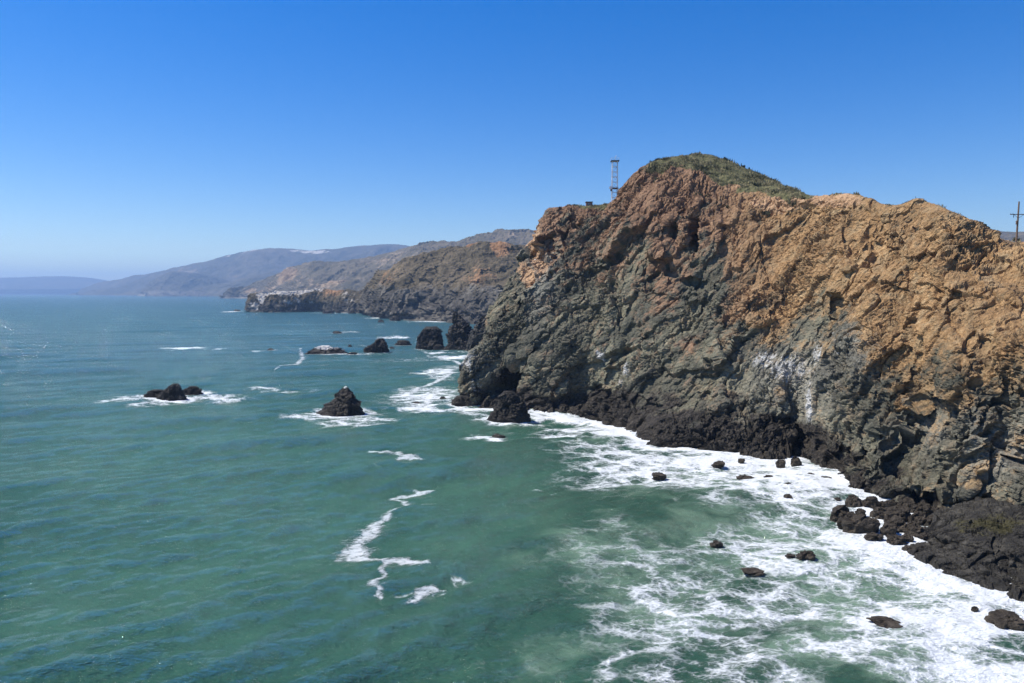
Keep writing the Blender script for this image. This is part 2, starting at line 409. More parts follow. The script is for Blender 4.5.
soft = 1 - .55 * smooth(fbm(P / 30, 2, 77) + right * .8 * smooth(ROW, 2.5, 4.5), .3, 1.0)
Q = strata(P + np.stack([fbm(P / 9, 3, 31), fbm(P / 9, 3, 32), fbm(P / 9, 3, 33)], -1) * 1.6)
Q2 = P + np.stack([fbm(P / 3, 2, 34), fbm(P / 3, 2, 35), fbm(P / 3, 2, 36)], -1) * .5
f0, k0 = facet(Q / 9.5 + 5, 2); f1, k1 = facet(Q / 3.7, 3); f2, k2 = facet(Q / 1.6 + 7, 4); f3, k3 = facet(Q2 / .8 + 3, 6); f4, _k = facet(Q2 / .42, 8)
rough_m = .10 + 1.15 * smooth(fbm(Q / 15, 3, 78), -.30, .40)
fb, kb = facet(Q * np.array([1.3, 1, .8]) / 21 + 2, 12)
def fracture(X_, width): return np.exp(-(X_ / width) ** 2)
frac = fracture(vnoise(Q * np.array([.35, 1, 1]) / 7, 61), .045) * 1.5 + fracture(vnoise(Q * np.array([.4, 1, 1]) / 3.2 + 9, 62), .06) * .5 + fracture(vnoise(np.stack([P[..., 0], P[..., 1], P[..., 2] * .22], -1) / 8 + 4, 63), .05) * .9
d = (fb * 3.2 * edge_fade - (1 - kb) * .5) * (1 - .62 * soil) + f0 * 1.35 * (1 - .30 * soil) + (f1 * .74 - (1 - k1) * .12) * (.45 + .55 * rough_m) + (f2 * .46 - (1 - k2) * .13) * rough_m + (f3 * .42 - (1 - k3) * .08 + f4 * .20) * (.35 + .65 * rough_m) - frac * .8
d = d - np.clip(fbm(Q / 2.6, 3, 22) - .42, 0, 1) * 1.6 + ridged(P / 5.5, 5, 21, .62) * .12
d = d * (.35 + .65 * edge_fade) * body
grass_m = np.zeros(ROW.shape)
# grassy crown: above the bare edge, between the two shoulders of the hill
ax = G0[..., 0] / G0[..., 1] * FPX + 512
RAG = ROW + fbm(G0 / 4.5, 3, 16) * .22
crown = smooth(RAG, 6.0, 6.22) * smooth(ax, 632, 660) * (1 - smooth(ax, 800, 818))
crown2 = smooth(ROW, 5.75, 6.3) * smooth(ax, 556, 575) * (1 - smooth(ax, 600, 612))
top = smooth(ROW, 7.05, 7.5)
grass_m = np.maximum.reduce([crown, crown2 * .9, top])
d = d * (1 - .75 * grass_m) + grass_m * fbm(P / 2.2, 4, 15) * .35
P = P + N * d[..., None]
# colour masks (kinds of ground; the wet one also carries painted cave shade)
orange = np.clip(.5 - (apy - bound) / 130.0, 0, 1)
for px, py, rx, ry, a in ((705, 355, 20, 14, .45), (668, 300, 22, 40, .25), (905, 405, 16, 7, .5), (860, 395, 14, 6, .4), (735, 320, 14, 30, .3), (790, 300, 18, 60, .25),
                          (705, 290, 26, 42, -.45), (640, 255, 20, 18, -.3), (855, 370, 18, 40, -.4), (820, 320, 18, 30, -.2), (540, 240, 16, 40, .25), (930, 440, 40, 20, .1)):
    orange = orange + a * blob(px, py, rx, ry)
orange = orange + f0 * .16 + f1 * .12 + frac * .05
rust = (1 - smooth(ax, 690, 800)) * .9
white = np.zeros(ROW.shape)
for px, py, rx, ry, a in ((792, 372, 28, 24, .66), (768, 362, 20, 16, .62), (820, 362, 10, 34, .62), (818, 405, 8, 34, .70), (845, 350, 14, 26, .45), (601, 357, 4.5, 7, .85), (628, 371, 9, 10, .72), (622, 384, 6, 6, .66), (606, 350, 3, 5, .6),
                          (534, 257, 2, 2, 1.2), (474, 360, 9, 20, .62), (478, 385, 8, 15, .5), (618, 415, 9, 10, .4), (800, 345, 30, 12, .3), (1000, 470, 30, 12, .15), (676, 243, 6, 4, .5)):
    white = np.maximum(white, a * blob(px, py, rx, ry))
tan = np.zeros(ROW.shape)
for px, py, rx, ry, a in ((780, 205, 28, 8, 1.6), (835, 200, 26, 7, 1.5), (716, 200, 14, 6, .45), (960, 330, 12, 8, .35), (872, 258, 14, 12, .30), (536, 245, 10, 36, .85), (527, 275, 10, 18, .75)):
    tan = np.maximum(tan, a * blob(px, py, rx, ry))
pale = np.zeros(ROW.shape)
for px, py, rx, ry, a in ((800, 385, 50, 40, .7), (870, 350, 20, 30, .75), (995, 450, 40, 40, .75), (540, 265, 14, 50, .8), (930, 430, 40, 25, .4), (480, 360, 14, 25, .15)):
    pale = np.maximum(pale, a * blob(px, py, rx, ry))
wl = np.interp(ax, [460, 500, 560, 640, 760, 830, 880, 920, 1040], [3.5, 6, 6, 9, 9, 7, 3, .0, -.5])
wet = np.clip(.5 + (wl - P[..., 2] + fbm(P / 6, 3, 41) * 4.0) / 11.0, 0, 1)
wet = np.maximum(wet, blob(505, 386, 17, 21) * 1.1)  # cave shade painted in: the recess takes the dark wet colour
MA = np.stack([orange, white, grass_m, wet], -1); MBm = np.stack([tan, pale, rust, np.ones(ROW.shape)], -1)
me = quads_mesh('headland', P.reshape(-1, 3), grid_quads(*ROW.shape), False)
set_attr(me, 'mask_a', MA.reshape(-1, 4)); set_attr(me, 'mask_b', MBm.reshape(-1, 4))
M_CLIFF = cliff_material()
headland = tag(link('headland', me, M_CLIFF), 'tall rocky headland with orange upper slopes over grey cliffs and a grassy crown', 'headland', kind='structure')
PH = P

# ================================================================== FAR LAND
def land(name, label, cols, rcounts, ccounts, m, amp, scale, seed, shore_h, pale=None, bare=None, kind='structure'):
    """cols: list of rows of (px, py, Y) from the shore up to the ridge; the back slope is added"""
    net = []
    for rows in cols:
        pts = [onsea(*rows[0][:2]) if len(rows[0]) == 2 else at(*rows[0])]
        pts[0][2] = min(pts[0][2], 0)
        pts = [pts[0] + np.array([0, -scale * .3, -4])] + pts + [at(*r_) for r_ in rows[1:]]
        t = pts[-1]; h = max(t[2], 5)
        pts += [t + np.array([h * .3, h * 1.5, -h * .25]), t + np.array([h * .6, h * 4, -h * .8 - 5])]
        net.append(pts)
    g = dense(net, rcounts, ccounts)
    rr = np.concatenate([i + np.linspace(0, 1, k, endpoint=(i == len(rcounts) - 1)) for i, k in enumerate(rcounts)]) - 1
    rr = np.repeat(rr[None], g.shape[0], 0); top_i = len(cols[0]) - 1
    n = normals(g)
    n = np.where((n[..., 2:3] < 0), -n, n)
    q = g * np.array([1, 1, .5]) / scale
    fade = smooth(rr, -.8, .3) * (1 - .8 * smooth(rr, top_i - (.9 if scale > 1000 else .5), top_i))
    d_ = (ridged(q, 6, seed, .55) * .8 + fbm(q * .5, 3, seed + 7) * .6) * amp * fade + fbm(q * 6, 3, seed + 3) * amp * .08
    if shore_h:
        cl = np.clip(1 - g[..., 2] / (shore_h * 1.3), 0, 1)
        f, k = facet(g / (scale * .22), seed)
        f_, k_ = facet(g / (scale * .09), seed + 2)
        d_ = d_ + (f * .35 + f_ * .15) * amp * (.35 + .65 * cl) * fade
    p = g + n * d_[..., None]
    me_ = quads_mesh(name, p.reshape(-1, 3), grid_quads(*rr.shape), False)
    gx = g[..., 0] / g[..., 1] * FPX + 512; gy = HOR - (g[..., 2] - HCAM) / g[..., 1] * FPX
    sh = np.clip(.5 + (shore_h - p[..., 2]) / max(shore_h, 1) * .9, 0, 1) if shore_h else np.zeros(rr.shape)
    def spots(L):
        a = np.zeros(rr.shape)
        for x, y, rx, ry, s in (L or []): a = np.maximum(a, s * np.exp(-((gx - x) / rx) ** 2 - ((gy - y) / ry) ** 2))
        return a
    set_attr(me_, 'mask_a', np.stack([sh, spots(pale), spots(bare), np.ones(rr.shape)], -1).reshape(-1, 4))
    return tag(link(name, me_, m), label, 'hills' if 'hill' in name else 'headland', kind=kind), p

VEG = ((.048, .046, .029), (.108, .092, .060), (.205, .165, .115))
EARTH = ((.12, .065, .034), (.24, .135, .070), (.36, .225, .125))
ROCKF = ((.034, .033, .028), (.125, .114, .095), (.30, .27, .225))
M_H2 = hill_material('cove_cliff', ((.032, .029, .019), (.100, .082, .053), (.20, .157, .105)), EARTH, ((.020, .020, .017), (.075, .068, .057), (.21, .19, .155)), .012)
M_H3 = hill_material('coastal_hill', VEG, ((.13, .085, .045), (.22, .15, .085), (.36, .28, .19)), ROCKF, .0035)
M_H4 = hill_material('far_hill', ((.028, .030, .022), (.075, .070, .048), (.15, .125, .09)), ((.10, .07, .04), (.17, .12, .07), (.30, .22, .14)), ROCKF, .0012)

# cliffs across the cove, about a kilometre off
land('headland', 'grey and brown cliffs across the cove with an orange scar on top', [
    [(364, 312.5), (366, 306, 1500), (368, 300, 1510), (370, 296, 1530), (371, 292, 1560)],
    [(371, 316), (372, 308, 1290), (374, 298, 1320), (376, 289, 1360), (379, 283, 1420)],
    [(387, 318.5), (388, 308, 1160), (390, 294, 1190), (394, 280, 1240), (400, 273, 1320)],
    [(398, 319.5), (400, 306, 1110), (403, 290, 1150), (408, 273, 1210), (415, 263, 1290)],
    [(420, 320.5), (421, 306, 1080), (425, 288, 1120), (432, 268, 1180), (438, 256, 1260)],
    [(442, 322), (444, 306, 1040), (448, 288, 1080), (456, 266, 1140), (462, 253, 1230)],
    [(463, 323.5), (465, 306, 1000), (470, 286, 1040), (476, 264, 1110), (482, 251, 1200)],
    [(490, 325), (492, 306, 960), (496, 286, 1010), (502, 262, 1080), (508, 249, 1170)],
    [(525, 327), (526, 306, 930), (530, 286, 980), (534, 262, 1060), (538, 247, 1150)],
    [(580, 330), (580, 306, 900), (582, 286, 950), (584, 262, 1030), (588, 248, 1140)],
    ], [6, 40, 50, 60, 40, 12, 6], [26] * 9, M_H2, 20, 85, 61, 44,
    pale=[(400, 312, 6, 8, .35), (470, 275, 20, 6, .25)], bare=[(474, 251, 8, 6, 1.3), (500, 252, 10, 6, 1.3), (480, 275, 26, 20, .5), (395, 285, 10, 14, .4)])
# white-topped point
land('headland', 'low guano whitened rocky point reaching left into the water', [
    [(247, 310.5), (247.5, 309, 1650), (248, 307, 1655), (249, 306, 1660)],
    [(250, 312), (250, 305, 1540), (251, 298, 1550), (254, 294, 1570)],
    [(262, 312.3), (262, 304, 1520), (263, 298, 1535), (265, 294.0, 1570)],
    [(280, 312.3), (280, 304, 1520), (281, 297, 1535), (283, 292.0, 1570)],
    [(300, 312), (300, 304, 1540), (301, 297, 1555), (302, 292.8, 1590)],
    [(320, 311.8), (320, 303, 1550), (320, 296, 1565), (320, 289.6, 1600)],
    [(340, 312.5), (340, 304, 1500), (340, 297, 1520), (341, 293, 1560)],
    [(356, 313), (357, 305, 1470), (358, 298, 1490), (359, 294, 1530)],
    [(378, 313.5), (379, 305, 1440), (380, 297, 1480), (381, 290, 1540)],
    ], [5, 34, 34, 24, 10, 5], [14, 26, 26, 30, 30, 30, 24, 24], M_H2, 12, 40, 23, 20,
    pale=[(262, 297, 8, 12, .75), (280, 294, 28, 3.2, 1.1), (312, 292, 20, 4, .85), (255, 304, 7, 8, .62), (300, 301, 30, 6, .5), (350, 300, 14, 8, .5), (290, 304, 12, 5, .4), (268, 307, 6, 5, .5), (320, 305, 6, 6, .4)],
    bare=[(340, 293, 30, 6, .7)])
# small dark point in front of the hills
land('hills', 'brown and green coastal hills behind the whitened point', [
    [(222, 298.2), (223, 297, 5300), (224, 296, 5300), (225, 295, 5330)],
    [(226, 298.3), (227, 295, 5250), (230, 291, 5290), (234, 288, 5350)],
    [(244, 298.3), (245, 294, 5250), (248, 289, 5350), (254, 285, 5500)],
    [(262, 299), (264, 292, 4800), (268, 284, 5000), (274, 275, 5300)],
    [(280, 300), (284, 290, 4300), (288, 280, 4600), (293, 270, 5000)],
    [(300, 301), (303, 292, 3900), (308, 282, 4200), (314, 263.5, 4900)],
    [(318, 301), (320, 293, 3700), (324, 281, 4000), (330, 265, 4700)],
    [(340, 302), (342, 293, 3500), (346, 278, 3900), (354, 261, 4600)],
    [(362, 302), (366, 290, 3300), (374, 273, 3800), (386, 253.5, 4500)],
    [(385, 302), (392, 288, 3100), (403, 269, 3600), (418, 244, 4400)],
    [(420, 302), (424, 286, 3000), (430, 266, 3500), (440, 241.5, 4300)],
    [(450, 302), (452, 286, 3000), (456, 266, 3500), (464, 243, 4200)],
    [(480, 302), (482, 284, 3000), (486, 262, 3400), (492, 237, 4000)],
    [(510, 302), (512, 284, 3000), (516, 258, 3400), (520, 233.5, 3900)],
    [(545, 302), (548, 284, 3000), (552, 258, 3400), (556, 236, 3800)],
    [(620, 302), (624, 284, 3000), (628, 258, 3400), (634, 244, 3800)],
    ], [4, 44, 60, 60, 10, 5], [12, 16, 16, 18, 20, 20, 20, 24, 26, 26, 26, 26, 26, 24, 16], M_H3, 62, 330, 33, 22,
    pale=[(390, 277, 30, 5, .35), (405, 255, 20, 4, .4), (330, 285, 26, 6, .25), (360, 300, 25, 4, .3)], bare=[(290, 278, 16, 10, .8), (330, 285, 60, 8, .5), (255, 292, 28, 5, .6), (400, 260, 60, 14, .35), (515, 240, 14, 10, .4)])
# long mountain ridge
land('hills', 'long hazy blue ridge with pale grass patches along its top', [
    [(74, 294.8), (76, 293.5, 13000), (78, 292, 13100), (82, 289, 13300)],
    [(88, 295.1), (90, 293, 12600), (94, 289, 12800), (100, 282, 13200)],
    [(110, 295.3), (112, 291, 12000), (118, 285, 12400), (126, 278, 13000)],
    [(136, 295.5), (138, 290, 11000), (144, 281, 11500), (152, 273, 12300)],
    [(165, 295.8), (168, 290, 10200), (174, 279, 10900), (182, 268, 11800)],
    [(195, 296), (198, 288, 9700), (204, 275, 10500), (212, 261.5, 11400)],
    [(220, 296.2), (223, 286, 9300), (228, 272, 10100), (234, 254, 11000)],
    [(250, 296.5), (252, 284, 9000), (255, 268, 9900), (258, 250, 10600)],
    [(290, 297), (291, 283, 9000), (293, 266, 9900), (296, 250.5, 10400)],
    [(330, 297), (330, 282, 9000), (331, 264, 9800), (332, 249, 10300)],
    [(360, 297), (360, 280, 9000), (360, 262, 9800), (360, 245.8, 10400)],
    [(400, 297), (400, 280, 9000), (400, 262, 9800), (400, 246, 10400)],
    [(440, 297), (440, 280, 9000), (440, 264, 9800), (440, 252, 10400)],
    [(520, 297), (520, 282, 9000), (520, 272, 9800), (520, 262, 10400)],
    ], [3, 40, 50, 50, 8, 4], [14, 16, 20, 22, 22, 22, 22, 26, 30, 30, 24, 26, 24], M_H4, 150, 1200, 43, 0,
    pale=[(258, 252, 20, 3.2, .62), (232, 257, 8, 3, .5), (300, 252.5, 14, 2.6, .52), (318, 252, 16, 3.4, .58)], bare=[(200, 280, 60, 14, .35)])
land('hills', 'dark rounded bluff at the foot of the hazy ridge', [
    [(138, 295.6), (139, 294, 9900), (140, 292, 9950), (142, 290, 10000)],
    [(146, 296), (148, 289, 9300), (152, 283, 9500), (158, 277, 9800)],
    [(164, 296.2), (166, 288, 9000), (169, 280, 9200), (173, 272.5, 9500)],
    [(184, 296.3), (186, 288, 8900), (189, 280, 9100), (192, 273, 9400)],
    [(206, 296.3), (207, 289, 8900), (209, 282, 9100), (212, 276, 9400)],
    [(226, 296.3), (227, 292, 8900), (229, 287, 9100), (232, 284, 9400)],
    ], [3, 30, 30, 30, 8, 4], [12, 20, 24, 24, 20], M_H4, 80, 500, 47, 60)
land('hills', 'faintest flat blue mountain on the horizon at far left', [
    [(-160, 294.2), (-160, 290, 17500), (-158, 284, 17800), (-155, 276, 18500)],
    [(-60, 294.2), (-60, 290, 17500), (-58, 284, 17800), (-55, 278, 18500)],
    [(10, 294.2), (10, 290, 17500), (12, 284, 17800), (14, 277.5, 18500)],
    [(50, 294.2), (50, 290, 17500), (52, 283, 17800), (54, 276.3, 18500)],
    [(80, 294.2), (80, 290, 17500), (82, 283, 17800), (84, 277.2, 18500)],
    [(100, 294.2), (100, 290, 17500), (102, 285, 17800), (104, 280, 18500)],
    [(130, 294.2), (130, 291, 17500), (132, 288, 17800), (134, 285, 18500)],
    ], [3, 14, 14, 14, 8, 4], [12] * 6, M_H4, 60, 1500, 53, 0)
land('hills', 'pale grey hill showing behind the utility pole', [
    [(900, 297), (900, 280, 3000), (900, 262, 3300), (900, 246, 3600)],
    [(960, 297), (960, 280, 3000), (962, 260, 3300), (964, 238, 3600)],
    [(990, 297), (990, 280, 3000), (992, 258, 3300), (994, 232.5, 3600)],
    [(1025, 297), (1025, 280, 3000), (1025, 258, 3300), (1025, 233.5, 3600)],
    [(1080, 297), (1080, 280, 3000), (1080, 258, 3300), (1080, 236, 3600)],
    [(1200, 297), (1200, 280, 3000), (1200, 258, 3300), (1200, 232, 3600)],
    ], [3, 20, 30, 30, 8, 4], [20] * 5, M_H3, 40, 330, 57, 0)

# ================================================================== SEA STACKS AND ROCKS
M_STACK = rock_material('sea_stack_rock', (.012, .010, .008), (.030, .025, .019), (.065, .056, .043), 1.0)
M_BOULDER = rock_material('boulder_rock', (.012, .009, .006), (.042, .033, .022), (.105, .085, .062), 0.0, .42)
M_LEDGE = rock_material('ledge_rock', (.008, .007, .0055), (.028, .025, .019), (.105, .095, .074), 0.0, .5, True)
ROCKS = []                               # footprints, for the foam around them
def stack(name, label, prof, kd=.8, seed=1, white=(), group=None, rough=1.0, foam=1.0, cat='sea stack', m=None, nang=120, nlev=70, back=None):
    """prof: (py, left px, right px) from the waterline up to the tip"""
    base = onsea((prof[0][1] + prof[0][2]) / 2, prof[0][0])
    hw0 = (prof[0][2] - prof[0][1]) / 2 * base[1] / FPX
    Yc = base[1] + hw0 * kd * .8 if back is None else base[1] + back
    s = Yc / FPX
    zz, xl, xr = [-3.0], [], []
    L = [at(p[1], p[0], Yc) for p in prof]; Rr = [at(p[2], p[0], Yc) for p in prof]
    L[0][2] = 0
    zs = np.array([-2.5] + [p[2] for p in L]); zs[1] = 0
    xl = np.array([L[0][0] - .12 * hw0] + [p[0] for p in L]); xr = np.array([Rr[0][0] + .12 * hw0] + [p[0] for p in Rr])
    lev = np.linspace(0, 1, nlev) * (zs[-1] - zs[0]) + zs[0]
    xl = np.interp(lev, zs, xl); xr = np.interp(lev, zs, xr)
    cx, hw = (xl + xr) / 2, np.maximum((xr - xl) / 2, .05)
    th = np.linspace(0, 2 * math.pi, nang, endpoint=False)
    hd = hw0 * kd * (.35 * np.clip(1 - (lev / zs[-1]), 0, 1) + .65 * hw / hw0)
    hd = np.where(lev > zs[-1] * .9, np.minimum(hd, hw * 1.4), hd)
    p = np.stack([cx[:, None] + hw[:, None] * np.cos(th), Yc + hd[:, None] * np.sin(th) * np.ones_like(cx)[:, None], np.repeat(lev[:, None], nang, 1)], -1)
    tip = np.array([[[cx[-1], Yc, zs[-1]]]]).repeat(nang, 1)
    p = np.concatenate([p, tip], 0)
    rad = np.stack([np.cos(th), np.sin(th), 0 * th], -1)[None].repeat(p.shape[0], 0) + np.array([0, 0, .35])
    sc = max(hw0, zs[-1] * .6)
    q = p + seed * 31.7
    f, k = facet(q / (sc * .42), seed); f_, k_ = facet(q / (sc * .17), seed + 1); f3, _ = facet(q / (sc * .075), seed + 2)
    dd = (f * .11 + f_ * .055 + f3 * .025 - (1 - k_) * .018) * sc * rough
    fade = np.clip((zs[-1] - p[..., 2]) / (zs[-1] * .25), .25, 1)
    p = p + rad * (dd * fade)[..., None]
    o = np.array([base[0], Yc, 0])
    me_ = quads_mesh(name, (p - o).reshape(-1, 3), grid_quads(p.shape[0], nang, True), False)
    wm = np.zeros(p.shape[:2])
    for px, py, rx, ry, a in white:
        c = at(px, py, Yc)
        wm = np.maximum(wm, a * np.exp(-((p[..., 0] - c[0]) / (rx * s)) ** 2 - ((p[..., 2] - c[2]) / (ry * s)) ** 2))
    z_ = np.zeros_like(wm)
    set_attr(me_, 'mask_a', np.stack([z_, wm, z_, z_ + 1], -1).reshape(-1, 4))
    ob = link(name, me_, m or M_STACK); ob.location = o
    ROCKS.append((base[0], Yc, hw0, hw0 * kd, foam))
    return tag(ob, label, cat, group)

stack('sea_stack', 'black pointed pyramid shaped rock standing alone in white surf', [(416, 317, 364), (411, 319, 363), (404, 327, 360), (400, 334, 357), (395, 336, 354), (391, 339, 351), (388, 342, 349), (386, 344.5, 347)], .7, 11, [(345.5, 387, 2, 1.5, .8)], foam=1.2)
RG = 'three lobed black reef rock'
stack('reef_rock', 'low flat left lobe of the wave washed black reef', [(398.5, 142, 168), (395, 144, 166), (391.5, 148, 164), (389.5, 153, 161)], .5, 12, rough=1.6, foam=1.2, group='black reef rocks')
stack('reef_rock', 'tallest middle hump of the wave washed black reef', [(400.5, 158, 187), (396, 160, 185), (391, 164, 183), (387, 168, 181), (383.3, 173, 178)], .5, 13, rough=1.6, foam=1.2, group='black reef rocks')
stack('reef_rock', 'small rounded right hump of the wave washed black reef', [(396, 182, 203), (392, 184, 202), (388, 187, 199), (386, 189, 196)], .5, 14, rough=1.6, foam=1.2, group='black reef rocks')
stack('sea_rock', 'long low rock with a white guano top', [(354.2, 305, 347), (351, 309, 344), (348.5, 314, 338), (346.5, 318, 332), (345.5, 322, 330)], .5, 15, [(325, 346.5, 13, 2.5, 1.0)], foam=.7, group='rocks off the cove')
stack('sea_rock', 'flat black fragment just right of the white topped rock', [(355.2, 345, 359), (353.5, 348, 357), (352.2, 351, 355)], .5, 16, foam=.6, group='rocks off the cove')
stack('sea_stack', 'dark castle shaped rock with a knobbly top left of the round black rock', [(353.8, 365, 389), (350, 365, 389), (346, 368, 388), (343, 374, 386), (340, 376, 384), (338.5, 378, 383)], .7, 17, rough=1.7, foam=.5, group='sea stacks off the cove')
stack('sea_rock', 'smooth dark oval rock beside the tall block shaped stack', [(345.8, 395, 411), (343, 396, 410), (340.5, 398, 407), (340, 400, 405)], .6, 18, foam=.5, group='rocks off the cove')
stack('sea_stack', 'tall black block shaped stack with a broad crown', [(349, 416, 442), (345, 416, 443), (338, 418, 442), (332, 420, 441), (329, 423, 440), (326.5, 426, 436)], .7, 19, rough=1.4, foam=.5, group='sea stacks off the cove')
stack('sea_rock', 'small lump at the right foot of the block shaped stack', [(349.5, 433, 444), (346.5, 434, 443), (344.5, 436, 441)], .6, 20, foam=.4, group='rocks off the cove')
stack('sea_stack', 'jagged spired stack at the foot of the headland tip', [(350.5, 446, 484), (345, 446, 482), (338, 447.5, 480), (332, 449, 476), (326, 450, 470), (320, 451.5, 463), (315, 452, 459), (311, 453, 456)], .7, 21, rough=1.5, foam=.5, group='sea stacks off the cove')
stack('sea_stack', 'slanting rock shoulder linking the jagged spire to the cliff', [(352, 466, 500), (340, 468, 502), (328, 474, 506), (318, 482, 508), (312, 488, 506)], .8, 22, foam=.4, group='sea stacks off the cove', m=M_LEDGE)
stack('sea_rock', 'dark cone shaped rock blocking the sea cave mouth', [(421, 487, 529), (415, 490, 528), (408, 494, 526), (400, 498, 523), (395, 501, 519), (391, 504, 513)], .55, 23, foam=1.0)
stack('sea_rock', 'rounded knob at the left foot of the cave pillar', [(406, 451, 478), (402, 452, 476), (398, 454, 474), (395.5, 457, 468)], .6, 24, foam=.8)
for px, py, w_, h_, lab in ((337, 333.5, 10, 2.5, 'thin dark rock awash far out towards the whitened point'), (271, 351.5, 9, 3.2, 'small lone rock awash left of the guano topped rock'), (350, 346.7, 4, 2.2, 'tiny dark rock just behind the guano topped rock'),
                            (392, 348.8, 6, 2.2, 'tiny dark rock between castle shaped and oval rocks'), (443, 400.5, 9, 4, 'little pointed rock in the foam near the cave pillar'), (417, 404.5, 11, 2.8, 'flat dark rock awash left of the little pointed rock'),
                            (328, 313.5, 12, 4.5, 'low grey rock below the whitened point'), (338, 313.2, 5, 3, 'smallest rock below the whitened point'), (352, 313.5, 8, 4, 'dark squat rock below the right end of the whitened point'),
                            (381, 322.5, 7, 3, 'low rock out from the cove cliffs'), (395, 320.8, 11, 5, 'lumpy rock at the corner of the cove cliffs'), (441, 347.5, 7, 4, 'dark low rock between the block shaped and spired stacks'),
                            (237, 311, 7, 1.6, 'flat dark rock off the tip of the whitened point')):
    stack('sea_rock', lab, [(py, px - w_/2, px + w_/2), (py - h_*.5, px - w_*.42, px + w_*.4), (py - h_, px - w_*.2, px + w_*.1)], .7, int(px), foam=.5, nang=48, nlev=24, group='small rocks off the shore', cat='rock')

# loose boulders in the surf and on the little beach
random.seed(5)
def boulder(label, px, py, w_, h_, seed, foam=.5, group='boulders in the surf', kd=.8, name='boulder', m=None):
    b = onsea(px, py); s = b[1] / FPX
    rx, rz = w_ / 2 * s * 1.08, h_ * s * .58
    ry = rx * kd
    nu, nv = 40, 26
    th = np.linspace(0, 2 * math.pi, nu, endpoint=False)[None]; ph = np.linspace(-math.pi / 2, math.pi / 2, nv)[:, None]
    ce = np.sign(np.cos(ph)) * np.abs(np.cos(ph)) ** .95
    p = np.stack([np.cos(th) * ce * rx, np.sin(th) * ce * ry, np.sin(ph) * rz + 0 * th], -1)
    nrm = p / np.array([rx, ry, rz]); p[..., 2] = np.where(p[..., 2] < 0, p[..., 2] * 2.2 - .0, p[..., 2]); q = nrm + seed * 13.1
    f, k = facet(q / .95, seed); f_, _ = facet(q / .4, seed + 5)
    p = p * (1 + (f * .40 + f_ * .15)[..., None])
    me_ = quads_mesh(name, p.reshape(-1, 3), grid_quads(nv, nu, True), False)
    ob = link(name, me_, m or M_BOULDER); ob.location = (b[0], b[1] + ry * .8, rz * .34 + .15)
    ROCKS.append((b[0], b[1] + ry * .7, rx, ry, foam))
    return tag(ob, label, 'boulder', group)
for i, (px, py, w_, h_, lab) in enumerate((
    (782, 466, 8, 6, 'left one of two small rocks side by side in the white surf below the cliff'), (797, 464.5, 9, 7, 'right one of two small rocks side by side in the white surf below the cliff'),
    (748, 481, 15, 5, 'flat brown rock in white surf left of the scattered small boulders'), (720, 466, 11, 4, 'dark sliver of rock in foam below the black cliff base'),
    (790, 490, 9, 6, 'small rock in the surf just above the pointed wedge rock'), (790, 501, 13, 6, 'pointed wedge rock in the middle of the white surf'), (807, 491.5, 7, 3.5, 'tiny round rock right of the small surf boulder'),
    (718, 548, 11, 6, 'lone dark rock in the green lacy foam'), (808, 562, 17, 10, 'largest rock in the green foam with spray beside it'), (792, 559, 9, 4, 'small companion left of the largest green foam rock'),
    (774, 456, 12, 4, 'low rock at the foot of the black cliff base'), (660, 478, 13, 4, 'half sunken dark rock in foam at the left'), (742, 462, 6, 3, 'tiny dark rock close under the cliff base'),
    (770, 478.5, 8, 2.6, 'thin rock awash in the white surf'), (748, 487, 7, 3, 'tiny rock touching the flat brown rock'), (663, 491, 6, 2.5, 'speck of dark rock awash in green water'),
    (755, 575, 20, 2.2, 'broad dim rock just under the green foam'), (890, 629, 26, 6, 'rounded dark rock awash in the bottom right foam'), (1014, 628, 30, 11, 'black sloping rock cut by the right edge of the photo'),
    (976, 612, 6, 4, 'tiny black rock in the foam below the ledge'), (498, 438, 10, 4, 'small dark rock awash in front of the cave'), (828, 480, 8, 3, 'small flat rock by the foot of the cliff corner'),
    (812, 476, 6, 2.5, 'dark speck of rock near the cliff corner'), (838, 501, 5, 2.5, 'tiny rock awash left of the boulder heap'))):
    boulder(lab, px, py, w_, h_, 100 + i, foam=.35)
heap = [(845, 520, 19, 13, 'round black boulder at the left end of the heap'), (857, 507, 15, 10, 'dome shaped boulder at the back left of the heap'), (873, 508, 16, 10, 'brown boulder behind the biggest boulder of the heap'),
        (867, 533, 33, 19, 'biggest flat topped brown boulder of the heap'), (850, 527, 16, 9, 'boulder wedged behind the biggest one of the heap'), (884, 519, 16, 11, 'boulder right of the biggest one near the back'),
        (900, 532, 17, 12, 'square brown boulder in the middle of the heap'), (890, 535, 13, 10, 'small dark boulder right against the biggest one'), (903, 521, 22, 14, 'large pale boulder in the upper middle of the heap'),
        (921, 524, 16, 11, 'wet boulder at the right of the heap'), (917, 536, 18, 11, 'brown boulder at the lower right of the heap'), (899, 545, 17, 8, 'low front boulder of the heap'), (909, 543, 10, 7, 'little boulder beside the low front boulder'),
        (877, 541, 17, 6, 'pale flat slab lying in front of the biggest boulder'), (932, 515, 13, 9, 'boulder at the top right under the cliff'), (893, 508, 11, 8, 'small boulder under the gully'), (906, 510, 12, 8, 'dark boulder at the mouth of the gully'),
        (918, 512, 13, 8, 'grey boulder right of the gully mouth'), (885, 508, 9, 6, 'tiny boulder left of the gully mouth'), (934, 526, 12, 9, 'boulder tucked beside the big ledge'), (926, 541, 12, 7, 'small boulder at the tip of the ledge'),
        (942, 517, 12, 9, 'boulder high up between cliff and ledge'), (897, 516, 9, 7, 'small middle boulder behind the square brown one'), (890, 525, 9, 7, 'dark filler boulder behind the square brown one')]
